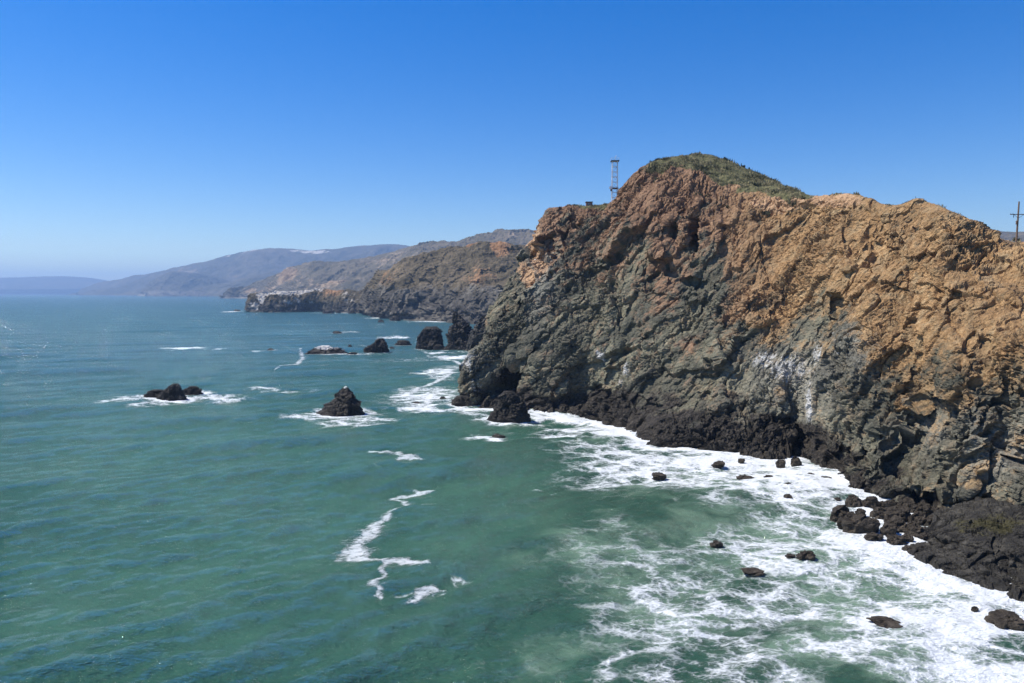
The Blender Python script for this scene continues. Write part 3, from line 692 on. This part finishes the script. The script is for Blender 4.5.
heap += [(914, 529, 10, 7, 'small stone between the square boulder and the wet one'), (926, 533, 9, 6, 'small stone in white water right of the brown boulder'), (938, 536, 9, 6, 'small stone on the near edge of the ledge tip'),
         (862, 516, 9, 6, 'small stone between the two back boulders'), (841, 511, 7, 4, 'small stone in the surf behind the round left boulder'), (908, 551, 8, 4, 'lowest small stone of the heap near the ledge tip')]
for i, (px, py, w_, h_, lab) in enumerate(heap):
    boulder(lab, px, py, w_, h_ * 1.05, 200 + i, foam=.25, group='boulder heap by the ledge')

# dark wave-washed ledge at lower right
led = []
for rows in (
    [(903, 549), (904, 545, 118.0), (907, 544, 119), (911, 543, 120.5)],
    [(915, 556), (918, 546, 116.2), (924, 535, 118.2), (932, 529, 121)],
    [(938, 566), (941, 552, 112), (947, 535, 115), (953, 519, 120)],
    [(965, 580), (968, 560.5, 106.5), (974, 538, 111), (980, 513, 119)],
    [(992, 590), (995, 567, 104), (1000, 541, 109), (1006, 510, 118)],
    [(1024, 598), (1026, 573, 102), (1030, 543, 107), (1036, 511, 116)],
    [(1070, 615), (1072, 587, 97), (1076, 564, 102), (1082, 531, 112)],
    [(1150, 650), (1150, 622, 88), (1152, 594, 93), (1156, 555, 104)]):
    b = onsea(*rows[0]); pts = [b + np.array([-2, -3, -4]), b] + [at(*r_) for r_ in rows[1:]]
    pts.append(pts[-1] + np.array([6, 9, -.5])); pts.append(pts[-1] + np.array([4, 5, -7])); led.append(pts)
L = dense(led, [10, 50, 60, 60, 24, 10], [40, 50, 56, 56, 56, 40, 30])
n = normals(L); n = np.where(n[40:41, 100:101, 2:3] < 0, -n, n)
qs = np.stack([L[..., 0] * .5 + L[..., 2] * .4, L[..., 1] * .7, L[..., 2] * 1.6 - L[..., 0] * .5], -1)
f, k = facet(qs / 3.4, 71); f_, k_ = facet(qs / 1.3, 72); f3, k3 = facet(qs / .55, 73)
fd = np.linspace(0, 1, L.shape[0])[:, None]
L = L + n * ((f * .75 - (1 - k) * .18 + f_ * .42 - (1 - k_) * .15 + f3 * .14 + ridged(qs / 4, 4, 75) * .8) * smooth(fd, -.05, .22))[..., None]
me = quads_mesh('rock_ledge', L.reshape(-1, 3), grid_quads(*L.shape[:2]), False)
mo = np.zeros(L.shape[:2] + (4,)); c_ = at(990, 525, 114)
mo[..., 0] = np.exp(-((L[..., 0] - c_[0]) / 5.5) ** 2 - ((L[..., 1] - c_[1]) / 5) ** 2)
set_attr(me, 'mask_a', mo.reshape(-1, 4))
tag(link('rock_ledge', me, M_LEDGE), 'big black wet sloping ledge at the foot of the cliff, right of the boulder heap', 'rock ledge')

# ================================================================== SEA
def axis(fine0, fine1, step, growth, lo, hi):
    a = list(np.arange(fine0, fine1, step))
    s = step
    while a[-1] < hi: s *= 1 + growth; a.append(a[-1] + s)
    s = step; pre = [fine0]
    while pre[-1] > lo: s *= 1 + growth * 2.2; pre.append(pre[-1] - s)
    return np.array(pre[:0:-1] + a)
ys = axis(72, 150, .5, .0075, -2500, 24000)
xr_ = axis(0, 75, .6, .0145, -1, 22000); xr_ = xr_[xr_ >= 0]
xs = np.concatenate([-xr_[:0:-1], xr_])
X, Y = np.meshgrid(xs, ys)
sp = np.maximum(np.gradient(xs)[None, :], np.gradient(ys)[:, None])
Z = np.zeros_like(X)
rs = np.random.RandomState(4)
for i in range(64):
    lam = 2.6 * (60 / 2.6) ** rs.rand() if i > 5 else (70, 52, 44, 36, 30, 24)[i]
    th = R(-62) + rs.randn() * (.45 if i > 5 else .18)          # heading in towards the cliffs
    k = 2 * math.pi / lam; a = ((.0052 + .0052 * max(0, 1 - lam / 9)) * lam if i > 5 else .0080 * lam) * (.6 + .6 * rs.rand())
    a = a * (.55 if lam > 12 and i > 5 else 1)
    ph = (X * math.cos(th) + Y * math.sin(th)) * k + rs.rand() * 6.28 + 1.2 * vnoise(np.stack([X, Y, 0 * X], -1) / (lam * 3), i)
    wgt = np.clip(lam / (3 * sp) - 1, 0, 1) * (1 - .6 * smooth(np.hypot(X, Y), 250, 900))
    s_ = np.sin(ph)
    Z += wgt * a * (s_ - .28 * np.cos(2 * ph))
P2 = np.stack([X, Y, 0 * X], -1)
# foam: how much broken water there is at each place
foam = np.zeros_like(X); milk = np.zeros_like(X)
wx = X + fbm(P2 / 9, 3, 51) * 5; wy = Y + fbm(P2 / 9, 3, 52) * 8
def sea_blob(px, py, rx, ry, A, B):
    c = onsea(px, py); sx = rx * c[1] / FPX; sy = ry * c[1] ** 2 / (HCAM * FPX)
    return np.exp(-((A - c[0]) / sx) ** 2 - ((B - c[1]) / sy) ** 2)
for px, py, rx, ry, a in ((640, 560, 110, 70, .30), (610, 620, 90, 50, .34), (800, 478, 120, 24, .80), (890, 550, 110, 55, .74), (960, 640, 120, 60, .80), (700, 600, 130, 80, .43), (640, 466, 90, 24, .62), (760, 545, 110, 40, .46), (890, 522, 50, 22, 1.1), (720, 650, 160, 50, .5), (720, 458, 80, 10, .85), (830, 480, 70, 18, .95), (780, 500, 70, 26, .70), (690, 485, 50, 16, .55), (880, 540, 60, 24, .95), (930, 575, 70, 28, 1.0),
                          (1000, 625, 70, 45, .95), (930, 640, 80, 40, .70), (840, 560, 70, 30, .45), (770, 600, 90, 40, .46), (660, 590, 60, 34, .52), (620, 615, 60, 24, .50), (700, 640, 80, 30, .44), (790, 655, 80, 26, .46),
                          (880, 672, 80, 20, .60), (960, 672, 80, 20, .78), (600, 678, 40, 8, .42), (620, 435, 50, 9, .75), (575, 430, 40, 7, .70), (600, 462, 34, 5, .66), (560, 436, 24, 4, .75), (665, 465, 50, 12, .6),
                          (590, 448, 60, 14, .38), (495, 438, 32, 5, .52), (520, 422, 30, 3, .55), (470, 415, 34, 6, .42), (430, 396, 46, 12, .62), (445, 372, 24, 8, .60), (425, 408, 20, 3, .75), (405, 393, 14, 4, .65),
                          (455, 358, 26, 1.8, .8), (440, 352.8, 16, .9, .7), (480, 352, 20, 1.2, .7), (435, 372, 24, 1.4, .65),
                          (340, 420, 46, 5, .56), (375, 422, 20, 3, .55), (310, 419, 26, 3, .5), (150, 400, 42, 3.5, .58), (215, 397, 36, 2.6, .56), (270, 392, 60, 1.3, .42), (100, 404, 12, 3, .52), (230, 388, 60, 1.2, .38),
                          (182, 348.6, 20, 1.0, .85), (216, 348.8, 6, .6, .7), (260, 351.5, 10, .8, .6), (345, 354.5, 36, 1.2, .5), (395, 337.5, 20, .9, .55), (375, 345.5, 16, .6, .55), (440, 321.5, 30, .7, .75), (385, 318, 22, .6, .6), (335, 313, 30, .4, .5),
                          (232, 311.6, 8, .5, .8), (349, 332, 10, .5, .6), (555, 492, 10, 2.4, .42), (430, 598, 16, 2.5, .45), (360, 544, 8, 20, .0), (400, 360, 60, 3, .25), (520, 680, 60, 8, .18), (1000, 580, 60, 20, .9)):
    foam = np.maximum(foam, a * sea_blob(px, py, rx, ry, wx, wy))
for px, py, rx, ry, a in ((660, 512, 40, 12, .65), (625, 496, 36, 8, .5), (745, 508, 26, 7, .35), (775, 535, 40, 8, .30), (715, 655, 34, 12, .35), (800, 640, 50, 12, .30), (790, 625, 40, 9, .3)):
    foam = foam * (1 - a * sea_blob(px, py, rx, ry, wx, wy))
# shore wash along the foot of the headland and round the rocks
sl = np.array([onsea(*p)[:2] for p in ((460, 408), (492, 410), (522, 413), (560, 416), (600, 422), (641, 444), (700, 450), (752, 457), (797, 459), (835, 482), (872, 499), (900, 515), (905, 553), (938, 568), (965, 582), (992, 592), (1024, 600), (1070, 617), (1150, 652))])
def dist_line(L_, A, B):
    best = np.full(A.shape, 9e9)
    for (x0, y0), (x1, y1) in zip(L_[:-1], L_[1:]):
        dx, dy = x1 - x0, y1 - y0; t = np.clip(((A - x0) * dx + (B - y0) * dy) / (dx * dx + dy * dy), 0, 1)
        best = np.minimum(best, np.hypot(A - x0 - t * dx, B - y0 - t * dy))
    return best
foam = np.maximum(foam, .98 * np.exp(-(dist_line(sl, wx * .5 + X * .5, wy * .5 + Y * .5) / 5.0) ** 1.5))
for x, y, rx, ry, a in ROCKS:
    e = np.hypot((X - x) / (rx + 1.0), (Y - y + .15 * ry) / (ry + 1.4))
    foam = np.maximum(foam, a * .72 * np.exp(-np.clip(e - .8, 0, None) * 1.7))
# drifting foam lines
strand = np.zeros_like(X)
wx2 = X + fbm(P2 / 2.6, 3, 61) * .9; wy2 = Y + fbm(P2 / 2.6, 3, 62) * 1.6
for pts in (((370, 447, 1.2), (385, 450, 2.2), (398, 456, 2.6), (404, 464, 2.4), (422, 466, .8)), ((398, 467, .8), (412, 465, 1)), ((437, 483, .5), (415, 486, 1.0), (402, 490, 1.0), (391, 493, .8), (402, 498, 1.0), (408, 503, 1.2), (388, 513, 1.8), (378, 522, 2.2), (366, 533, 2.8), (356, 540, 3.2), (354, 549, 3.4), (364, 560, 2.8), (372, 567, 1.4)),
            ((408, 503, 1.0), (425, 502, .8), (436, 502, .4)), ((372, 567, .5), (386, 571, .7), (380, 585, 1.0), (374, 592, 1.2), (384, 600, .8)), ((386, 571, .8), (402, 570, 1.5), (416, 573, .9), (430, 572, .4)), ((414, 606, .8), (422, 597, 1.1), (432, 597, .8), (446, 598, .3)),
            ((300, 350, 1.5), (303, 358, 2.4), (298, 364, 2), (280, 366, 1.2), (262, 372, .6)), ((427, 355, 1.5), (445, 359, 2.2), (460, 364, 2.8), (470, 369, 2.4)), ((415, 372, 1.5), (436, 372, 2)), ((405, 395, 1.5), (418, 388, 2), (436, 382, 2), (455, 374, 2)),
            ((548, 497, .4), (553, 490, .5), (558, 488, .3))):
    for (x0, y0, w0), (x1, y1, w1) in zip(pts[:-1], pts[1:]):
        a, b = onsea(x0, y0), onsea(x1, y1)
        dx, dy = b[0] - a[0], b[1] - a[1]; t = np.clip(((wx2 - a[0]) * dx + (wy2 - a[1]) * dy) / (dx * dx + dy * dy), 0, 1)
        dd = np.hypot(wx2 - a[0] - t * dx, (wy2 - a[1] - t * dy) * .62)
        strand = np.maximum(strand, np.exp(-(dd / (.80 * (w0 + (w1 - w0) * t))) ** 2))
for px, py, rx, ry, a in ((640, 570, 130, 80, .75), (790, 545, 160, 70, .9), (860, 600, 150, 70, 1.0), (680, 600, 130, 60, .8), (700, 480, 110, 30, .7), (600, 440, 70, 16, .5), (900, 660, 160, 40, 1.0), (440, 390, 50, 16, .3), (620, 650, 120, 40, .6)):
    milk = np.maximum(milk, a * sea_blob(px, py, rx, ry, wx, wy))
murk = np.zeros_like(X)                  # where the water runs green over the shallows rather than blue
for px, py, rx, ry, a in ((650, 510, 170, 90, .9), (760, 600, 260, 120, 1.0), (560, 440, 120, 30, .6)):
    murk = np.maximum(murk, a * sea_blob(px, py, rx, ry, wx, wy))
Z = Z * (1 - .85 * np.clip(foam, 0, 1)) + np.clip(foam, 0, 1) * (fbm(P2 / 3.0, 4, 81) * .26) * np.clip(3 / sp / 3, 0, 1) * smooth(700 - Y, 0, 300)
me = quads_mesh('sea', np.stack([X, Y, Z], -1).reshape(-1, 3), grid_quads(*X.shape), True)
set_attr(me, 'mask_a', np.stack([foam, milk, strand, murk], -1).reshape(-1, 4))
def sea_material():
    M = NT('sea_water')
    fo, mi, st, mu = M.attr('mask_a')
    flat = M.mapv((1, 1, 0))
    big = M.noise(.012, 4, .55, flat); mid = M.noise(.06, 5, .6, flat)
    c = M.ramp(M.add(M.mul(big, .6), M.mul(mid, .4)), [(.35, (.026, .082, .058)), (.5, (.038, .106, .072)), (.68, (.052, .132, .086))])
    py_ = M.n('ShaderNodeSeparateXYZ'); M.ln(flat, py_.inputs[0])
    off = M.ss(M.add(py_.outputs[1], M.add(M.mul(py_.outputs[0], -1.2), M.mul(M.add(mid, -.5), 160.0))), 150, 800)   # deep clear water offshore
    c = M.mix(M.mul(off, .9), c, (.038, .100, .122))
    c = M.mix(M.mul(mu, .85), c, M.ramp(mid, [(.3, (.020, .056, .036)), (.7, (.034, .076, .047))]))
    mk = M.ss(M.add(mi, M.mul(M.add(M.noise(.10, 5, .6, flat, .6), -.5), 1.6)), .25, 1.0)
    c = M.mix(M.mul(mk, .85), c, (.175, .275, .190))
    # lacy foam
    st_ = M.mapv((.75, 1.0, 0), (0, 0, R(-12)))
    wv = M.vadd(st_, M.vscale(M.noisec(.13, 4, st_), 7.0))
    wv2 = M.vadd(st_, M.vscale(M.noisec(.45, 4, st_), 2.6))
    e1 = M.voro(.17, 'DISTANCE_TO_EDGE', wv); e2 = M.voro(.52, 'DISTANCE_TO_EDGE', wv2); e3 = M.voro(1.5, 'DISTANCE_TO_EDGE', M.vadd(st_, M.vscale(M.noisec(1.6, 3, st_), .8)))
    lace = M.add(M.mul(M.math('SUBTRACT', 1.0, M.ss(e1, 0, .26)), .50), M.add(M.mul(M.math('SUBTRACT', 1.0, M.ss(e2, 0, .20)), .34), M.mul(M.math('SUBTRACT', 1.0, M.ss(e3, 0, .22)), .26)))
    nz = M.noise(.12, 8, .66, wv); nf = M.noise(1.5, 7, .75, wv2)
    tex = M.add(M.mul(lace, .52), M.add(M.mul(nz, .58), M.mul(nf, .56)))
    f = M.ss(M.add(tex, M.mul(fo, .80)), .97, 1.42)
    f = M.mul(f, M.ss(fo, .08, .42))
    sf = M.ss(M.add(st, M.add(M.mul(M.add(nf, -.5), 2.6), M.mul(M.add(nz, -.5), 1.2))), .40, 1.0)
    f = M.math('MAXIMUM', f, M.mul(sf, .85))
    caps = M.noise(.5, 6, .72, M.mapv((.55, 1.3, 0), (0, 0, R(20))))
    f = M.math('MAXIMUM', f, M.mul(M.ss(caps, .775, .81), .6))
    c = M.mix(f, c, (.74, .77, .77))
    # ripples too small for the mesh
    rot = M.mapv((.75, 1.7, 0), (0, 0, R(-14)))
    r1 = M.noise(.50, 5, .6, rot); r2 = M.noise(1.7, 5, .62, rot); r3 = M.noise(.10, 3, .5, rot)
    h = M.add(M.mul(r3, .7), M.add(M.mul(r1, 1.3), M.mul(r2, .55)))
    h = M.add(h, M.mul(f, .25))
    nrm = M.bump(h, .95, 1.0)
    # a wind-roughened sea never turns into a full mirror towards the horizon: its reflectance levels off
    M.t.nodes.remove(M.b)
    df = M.n('ShaderNodeBsdfDiffuse'); gl = M.n('ShaderNodeBsdfGlossy'); fr = M.n('ShaderNodeFresnel'); mx = M.n('ShaderNodeMixShader')
    fr.inputs['IOR'].default_value = 1.42; gl.inputs['Roughness'].default_value = .07; gl.inputs['Color'].default_value = (1, 1, .88, 1)
    M.ln(c, df.inputs['Color'])
    for q in (df, gl, fr): M.ln(nrm, q.inputs['Normal'])
    M.ln(M.mul(M.math('MINIMUM', fr.outputs[0], .60), M.math('SUBTRACT', 1.0, M.mul(f, .9))), mx.inputs[0])
    M.ln(df.outputs[0], mx.inputs[1]); M.ln(gl.outputs[0], mx.inputs[2]); M.ln(mx.outputs[0], M.out.inputs['Surface'])
    return M.m
tag(link('sea', me, sea_material()), 'green and blue open sea with surf along the cliffs', 'sea', kind='structure')

# ================================================================== THINGS ON THE CLIFF TOP
def ground_z(x, y):                      # height of the headland there
    d_ = (PH[..., 0] - x) ** 2 + (PH[..., 1] - y) ** 2
    i = np.unravel_index(np.argmin(d_), d_.shape); return PH[i][2]
M_STEEL = flat_material('galvanised_steel', (.58, .61, .64), .5, .3)
M_WOOD = flat_material('weathered_wood', (.16, .115, .080), .85)
M_DARK = flat_material('dark_metal', (.05, .05, .055), .6)
M_WALL = flat_material('brown_boards', (.20, .125, .105), .8)
M_ROOF = flat_material('dark_roof', (.085, .06, .055), .8)
M_GLASS = flat_material('dark_glass', (.02, .025, .03), .1)
M_WHITE = flat_material('white_paint', (.75, .75, .73), .5, 0, .08)

# lattice tower
p = at(614.5, 197, 302); base_z = ground_z(p[0], p[1]) - .6
topz = at(614.5, 161.5, 302)[2]
tw = empty('lattice_tower', (p[0], p[1], base_z))
tag(tw, 'slim grey steel lattice tower with a platform on top rising behind the hill', 'tower')
H = topz - base_z; wd = 1.12
lg = ((-wd, -wd), (wd, -wd), (wd, wd), (-wd, wd))
for x, y in lg: MB().bar((x, y, 0), (x * .92, y * .92, H), .12).build('leg', M_STEEL, tw)
nb = max(int(H / 2.0), 5)
hb, db = MB(), MB()
for i in range(nb + 1):
    z = H * i / nb; k = 1 - .08 * z / H; hb = MB()
    for (x0, y0), (x1, y1) in zip(lg, lg[1:] + lg[:1]):
        if i: hb.bar((x0 * k, y0 * k, z - .05), (x1 * k, y1 * k, z - .05), .10, k=6)
        if i < nb:
            z2 = H * (i + 1) / nb; k2 = 1 - .08 * z2 / H
            a, b = ((x0, y0), (x1, y1)) if i % 2 else ((x1, y1), (x0, y0))
            db.bar((a[0] * k, a[1] * k, z), (b[0] * k2, b[1] * k2, z2), .055, k=6)
    if i: hb.build('crossbar', M_STEEL, tw)
db.build('diagonal_brace', M_STEEL, tw)
MB().box((0, 0, H + .12), (3.3, 3.3, .3)).build('platform', M_DARK, tw)
rl = MB()
for sx, sy in ((-1.5, -1.5), (1.5, -1.5), (1.5, 1.5), (-1.5, 1.5), (0, -1.5), (0, 1.5)): rl.bar((sx, sy, H + .2), (sx, sy, H + 1.2), .045, k=6)
for a, b in (((-1.5, -1.5), (1.5, -1.5)), ((1.5, -1.5), (1.5, 1.5)), ((1.5, 1.5), (-1.5, 1.5)), ((-1.5, 1.5), (-1.5, -1.5))): rl.bar((*a, H + 1.2), (*b, H + 1.2), .045, k=6)
rl.build('railing', M_STEEL, tw)
MB().bar((.2, 0, H + .27), (.2, 0, H + 2.0), .10).bar((.2, 0, H + 2.0), (.75, 0, H + 2.3), .12).build('lamp_mast', M_STEEL, tw)
zl = at(611, 188.5, 302)[2] - base_z
MB().box((0, 0, zl), (2.9, 2.9, .22)).build('lower_platform', M_DARK, tw)
dsh = MB().bar((-1.75, -1.2, zl + .1), (-1.75, -1.65, zl + .15), .62, .62, 16); dsh.build('dish', M_WHITE, tw)
MB().box((-1.5, -.9, zl - .7), (.6, .6, .9)).build('equipment_box', M_DARK, tw)

# hut and low wall beside it
p = at(589, 209, 322); zg = ground_z(p[0], p[1]) - .2
h = empty('hut', (p[0], p[1], zg)); tag(h, 'small reddish brown hut on the cliff edge left of the steel tower', 'hut')
H = at(589, 202.5, 322)[2] - zg
MB().box((0, 0, H / 2), (2.6, 2.6, H)).build('wall', M_WALL, h)
rf = MB().box((0, 0, H + .12), (3.1, 3.1, .24)).build('roof', M_ROOF, h)
wn = MB().box((-.1, -1.31, H * .62), (.9, .06, .8)).build('window', M_WHITE, h)
MB().box((-.1, -1.35, H * .62), (.72, .04, .62)).build('pane', M_GLASS, wn)
MB().box((1.31, 0, 1.0), (.05, .85, 1.9)).build('door', M_DARK, h)
p = at(597.5, 207.2, 322); zg = at(597.5, 208.5, 322)[2]
o = MB().box((0, 0, .5), (4.6, .5, 1.3)).box((0, 0, 1.2), (4.8, .66, .14)).build('low_wall', flat_material('grey_concrete', (.14, .14, .14), .85)); o.location = (p[0], p[1], zg - .4)
tag(o, 'low dark wall running right from the brown hut', 'wall')
p = at(566, 208, 335)
o = MB().bar((0, 0, -.5), (0, 0, 1.35), .13, .11).bar((0, 0, 1.35), (0, 0, 1.55), .17, .10).build('post', M_WOOD); o.location = (p[0], p[1], ground_z(p[0], p[1]) - .1)
tag(o, 'thin lone post on the cliff edge left of the hut', 'post')

# utility pole
p = at(1017, 243, 186); zg = ground_z(p[0], p[1]) - .6
zt = at(1017, 201.5, 186)[2]; H = zt - zg
u = empty('utility_pole', (p[0], p[1], zg)); tag(u, 'weathered wooden utility pole with one crossarm on the right skyline', 'utility pole')
MB().bar((-.22, 0, 0), (.06, 0, H), .24, .17, 12).build('pole', M_WOOD, u)
za = at(1017, 214.5, 186)[2] - zg
arm = MB().box((0, -.24, za), (4.4, .16, .18)).build('crossarm', M_WOOD, u)
for x in (-2.05, -1.5, 1.5, 2.05):
    MB().bar((x, -.24, za + .09), (x, -.24, za + .24), .03).bar((x, -.24, za + .24), (x, -.24, za + .38), .07, .04).build('insulator', M_DARK, arm)
MB().bar((-1.3, -.24, za - .1), (-1.3, -.24, za - .8), .07).build('cutout_fuse', M_DARK, u)
MB().box((-.38, -.05, za - 2.0), (.22, .3, .9)).build('equipment_box', M_WOOD, u)
MB().bar((-1.2, -.24, za - .08), (-.05, -.1, za - .9), .04).bar((1.2, -.24, za - .08), (.05, -.1, za - .9), .04).build('brace', M_DARK, u)

# ------------------------------------------------------------------ vegetation
M_SHRUB = leaf_material('shrub_leaves', (.024, .028, .014), (.052, .055, .027), (.10, .094, .048))
M_GRASS = leaf_material('dry_grass', (.105, .098, .046), (.205, .180, .095), (.37, .30, .17), .35)
M_CYP = leaf_material('cypress_leaves', (.010, .016, .009), (.020, .030, .015), (.040, .050, .024), .2)
def leaves(centers, radii, n, size, rs):
    """a cloud of small leaf faces filling the given lobes"""
    V, F = [], []
    centers = np.array(centers, float); radii = np.array(radii, float)
    w_ = np.prod(radii, 1) if radii.ndim == 2 else radii ** 3
    which = rs.choice(len(centers), n, p=w_ / w_.sum())
    d_ = rs.randn(n, 3); d_ /= np.linalg.norm(d_, axis=1, keepdims=True)
    r_ = rs.rand(n, 1) ** .45
    c_ = centers[which] + d_ * r_ * radii[which]
    a = rs.randn(n, 3); a /= np.linalg.norm(a, axis=1, keepdims=True)
    b = np.cross(a, rs.randn(n, 3)); b /= np.linalg.norm(b, axis=1, keepdims=True)
    s_ = size * (.6 + .8 * rs.rand(n, 1))
    V = np.stack([c_ - a * s_ - b * s_ * .5, c_ + a * s_ - b * s_ * .5, c_ + a * s_ * .7 + b * s_ * .5, c_ - a * s_ * .7 + b * s_ * .5], 1).reshape(-1, 3)
    return V, np.arange(len(V)).reshape(-1, 4)
def shrub(px, Y, w_, h_, label, seed, name='shrub', m=None, group='shrubs on the skyline', z=None, n=500):
    rs_ = np.random.RandomState(seed)
    x = (px - 512) / FPX * Y
    zg_ = (ground_z(x, Y) if z is None else z) - .15
    r_ = empty(name, (x, Y, zg_))
    k = 7
    cs = np.stack([(rs_.rand(k) - .5) * w_ * .7, (rs_.rand(k) - .5) * w_ * .6, h_ * (.35 + .4 * rs_.rand(k))], 1)
    V, F = leaves(cs, np.stack([np.full(k, w_ * .26), np.full(k, w_ * .26), np.full(k, h_ * .30)], 1), n, max(.10, w_ * .05), rs_)
    link('crown', quads_mesh('crown', V, F), m or M_SHRUB, r_)
    st = MB()
    for c in cs[:4]: st.bar((0, 0, -.2), c, .05 + .01 * h_, .02, 6)
    st.build('stem', M_WOOD, r_)
    return tag(r_, label, 'shrub', group)
for args in ((689, 288, 1.6, .9, 'low dark shrub on the highest point of the grassy crown', 1), (741, 280, 1.8, 1.2, 'dark shrub on the right slope of the grassy crown', 2), (725, 284, 1.4, .8, 'small shrub halfway down the grassy crown skyline', 3),
             (782, 262, 1.9, 1.1, 'bushy shrub low on the right end of the grassy crown', 4), (795, 254, 1.6, .9, 'last small shrub where the grassy crown ends', 5), (655, 286, 1.3, .8, 'shrub at the left edge of the grassy crown', 6),
             (818, 232, 1.4, .8, 'tuft of brush in the notch between crown and orange bluff', 7), (833, 222, 1.2, .8, 'brush on the left of the pale sandy bluff', 8), (861, 214, 1.1, .7, 'brush just right of the pale sandy bluff', 9), (880, 206, 1.0, .6, 'sparse brush in the dip left of the rounded orange knob', 10),
             (934, 192, 1.0, .6, 'sparse brush right of the rounded orange knob', 11), (953, 186, 1.1, .6, 'brush on the slope down towards the utility pole', 12),
             (574, 338, 3.0, 1.5, 'dark round bush on the cliff edge between post and hut', 13), (626, 294, 1.2, .7, 'brush on the steep brown shoulder right of the tower', 14), (1013.5, 192, 2.0, 1.9, 'dark bush behind the foot of the utility pole', 16)):
    shrub(*args)
# wind-bent cypress by the pole and the grove across the cove
def tree(px, py, Y, w_, h_, label, seed, lean=0.0, group=None, n=1500, name='cypress_tree'):
    rs_ = np.random.RandomState(seed); p_ = at(px, py, Y)
    r_ = empty(name, (p_[0], p_[1], p_[2] - .5))
    tr = MB().bar((0, 0, -2), (lean * h_ * .3, 0, h_ * .45), h_ * .045, h_ * .03).bar((lean * h_ * .3, 0, h_ * .45), (lean * h_ * .6, 0, h_ * .8), h_ * .03, h_ * .012)
    cs, rd = [], []
    for i in range(9):
        t = .3 + .7 * rs_.rand(); sp_ = 1 - .5 * abs(t - .55)
        c = np.array([lean * h_ * t * .6 + (rs_.rand() - .5) * w_ * .7 * sp_, (rs_.rand() - .5) * w_ * .6 * sp_, h_ * t * .92])
        cs.append(c); rd.append((w_ * .24, w_ * .22, h_ * .13))
        tr.bar((lean * h_ * t * .3, 0, h_ * t * .5), c, h_ * .014, h_ * .006, 6)
    tr.build('trunk', M_WOOD, r_)
    V, F = leaves(cs, rd, n, max(.16, w_ * .035), rs_)
    link('crown', quads_mesh('crown', V, F), M_CYP, r_)
    return tag(r_, label, 'tree', group)
tree(987, 234.2, 184, 3.4, 2.9, 'flat topped dark windswept tree peeking over the slope left of the utility pole', 31, -.5)
for i, (px, w_, h_, lab) in enumerate(((507, 9, 9, 'leftmost dark tree of the grove on the cove cliffs'), (513, 12, 12, 'second dark tree of the grove on the cove cliffs'), (519, 12, 12.5, 'tallest dark tree of the grove beside the headland'), (525, 10, 11, 'right dark tree of the grove partly behind the headland'))):
    tree(px, 252, 1120, w_, h_, lab, 40 + i, 0, 'dark grove above the cove', 500)
shrub(395, 1240, 4, 3, 'tiny dark bush on top of the cove cliffs', 50, z=at(394, 282, 1240)[2])

# grass and low scrub on the crown, too many blades to count
def turf(name, label, mask, n, size, seed, m, keep=None):
    rs_ = np.random.RandomState(seed)
    idx = np.argwhere(mask > .45); pick = idx[rs_.randint(0, len(idx), n)]
    b = PH[pick[:, 0], pick[:, 1]] + rs_.randn(n, 3) * np.array([.25, .25, .02])
    clump = np.clip(.5 + .9 * fbm(b / 3.2, 3, seed), .15, 1.6)[:, None]
    a = rs_.rand(n) * 6.28; d_ = np.stack([np.cos(a), np.sin(a), 0 * a], 1)
    up = np.array([0, 0, 1]) + rs_.randn(n, 3) * .45
    s_ = size * (.4 + .8 * rs_.rand(n, 1)) * clump
    V = np.stack([b - d_ * s_ * .28 - [0, 0, .05], b + d_ * s_ * .28 - [0, 0, .05], b + up * s_ + d_ * s_ * .12, b + up * s_ - d_ * s_ * .12], 1).reshape(-1, 3)
    o_ = link(name, quads_mesh(name, V, np.arange(len(V)).reshape(-1, 4)), m)
    return tag(o_, label, 'grass', kind='stuff')
vis = (ROW < 8.2)
turf('grass', 'green and straw coloured grass and scrub on the crown of the hill', (crown + top * smooth(ax, 640, 665) * (1 - smooth(ax, 800, 812))) * vis, 46000, .48, 91, M_GRASS)
turf('grass', 'patch of green grass on the cliff edge around the hut', crown2 * vis, 9000, .5, 92, M_GRASS)
crest_band = smooth(ROW, 6.2, 6.9) * (1 - smooth(ROW, 7.1, 7.3)) * smooth(ax, 805, 820) * (1 - smooth(ax, 1030, 1060)) * (fbm(PH / 5, 2, 95) > .12)
turf('grass', 'thin dry grass along the bare orange skyline', crest_band, 3500, .38, 93, M_GRASS)

scrub_m = crown * (fbm(PH / 7, 3, 96) > .22) * vis + .8 * smooth(ROW, 5.0, 6.0) * (ROW < 6.4) * smooth(ax, 636, 660) * (1 - smooth(ax, 800, 830)) * (fbm(PH / 4, 3, 97) > .5)
turf('scrub', 'dark low scrub growing in patches over the crown and just below its edge', scrub_m, 9000, .75, 94, M_SHRUB)

# ================================================================== AIR
hz = MB().box((0, 10200, 346), (50000, 31000, 712)).build('haze', None)
mh = bpy.data.materials.new('haze_air'); mh.use_nodes = True
t_ = mh.node_tree; t_.nodes.remove(t_.nodes['Principled BSDF'])
pv = t_.nodes.new('ShaderNodeVolumePrincipled'); t_.links.new(pv.outputs[0], t_.nodes['Material Output'].inputs['Volume'])
pv.inputs['Density'].default_value = HAZE_DENSITY; pv.inputs['Color'].default_value = HAZE_COLOR; pv.inputs['Anisotropy'].default_value = 0.2
hz.data.materials.append(mh)
tag(hz, 'pale blue sea haze that veils the distant hills', 'haze', kind='stuff')
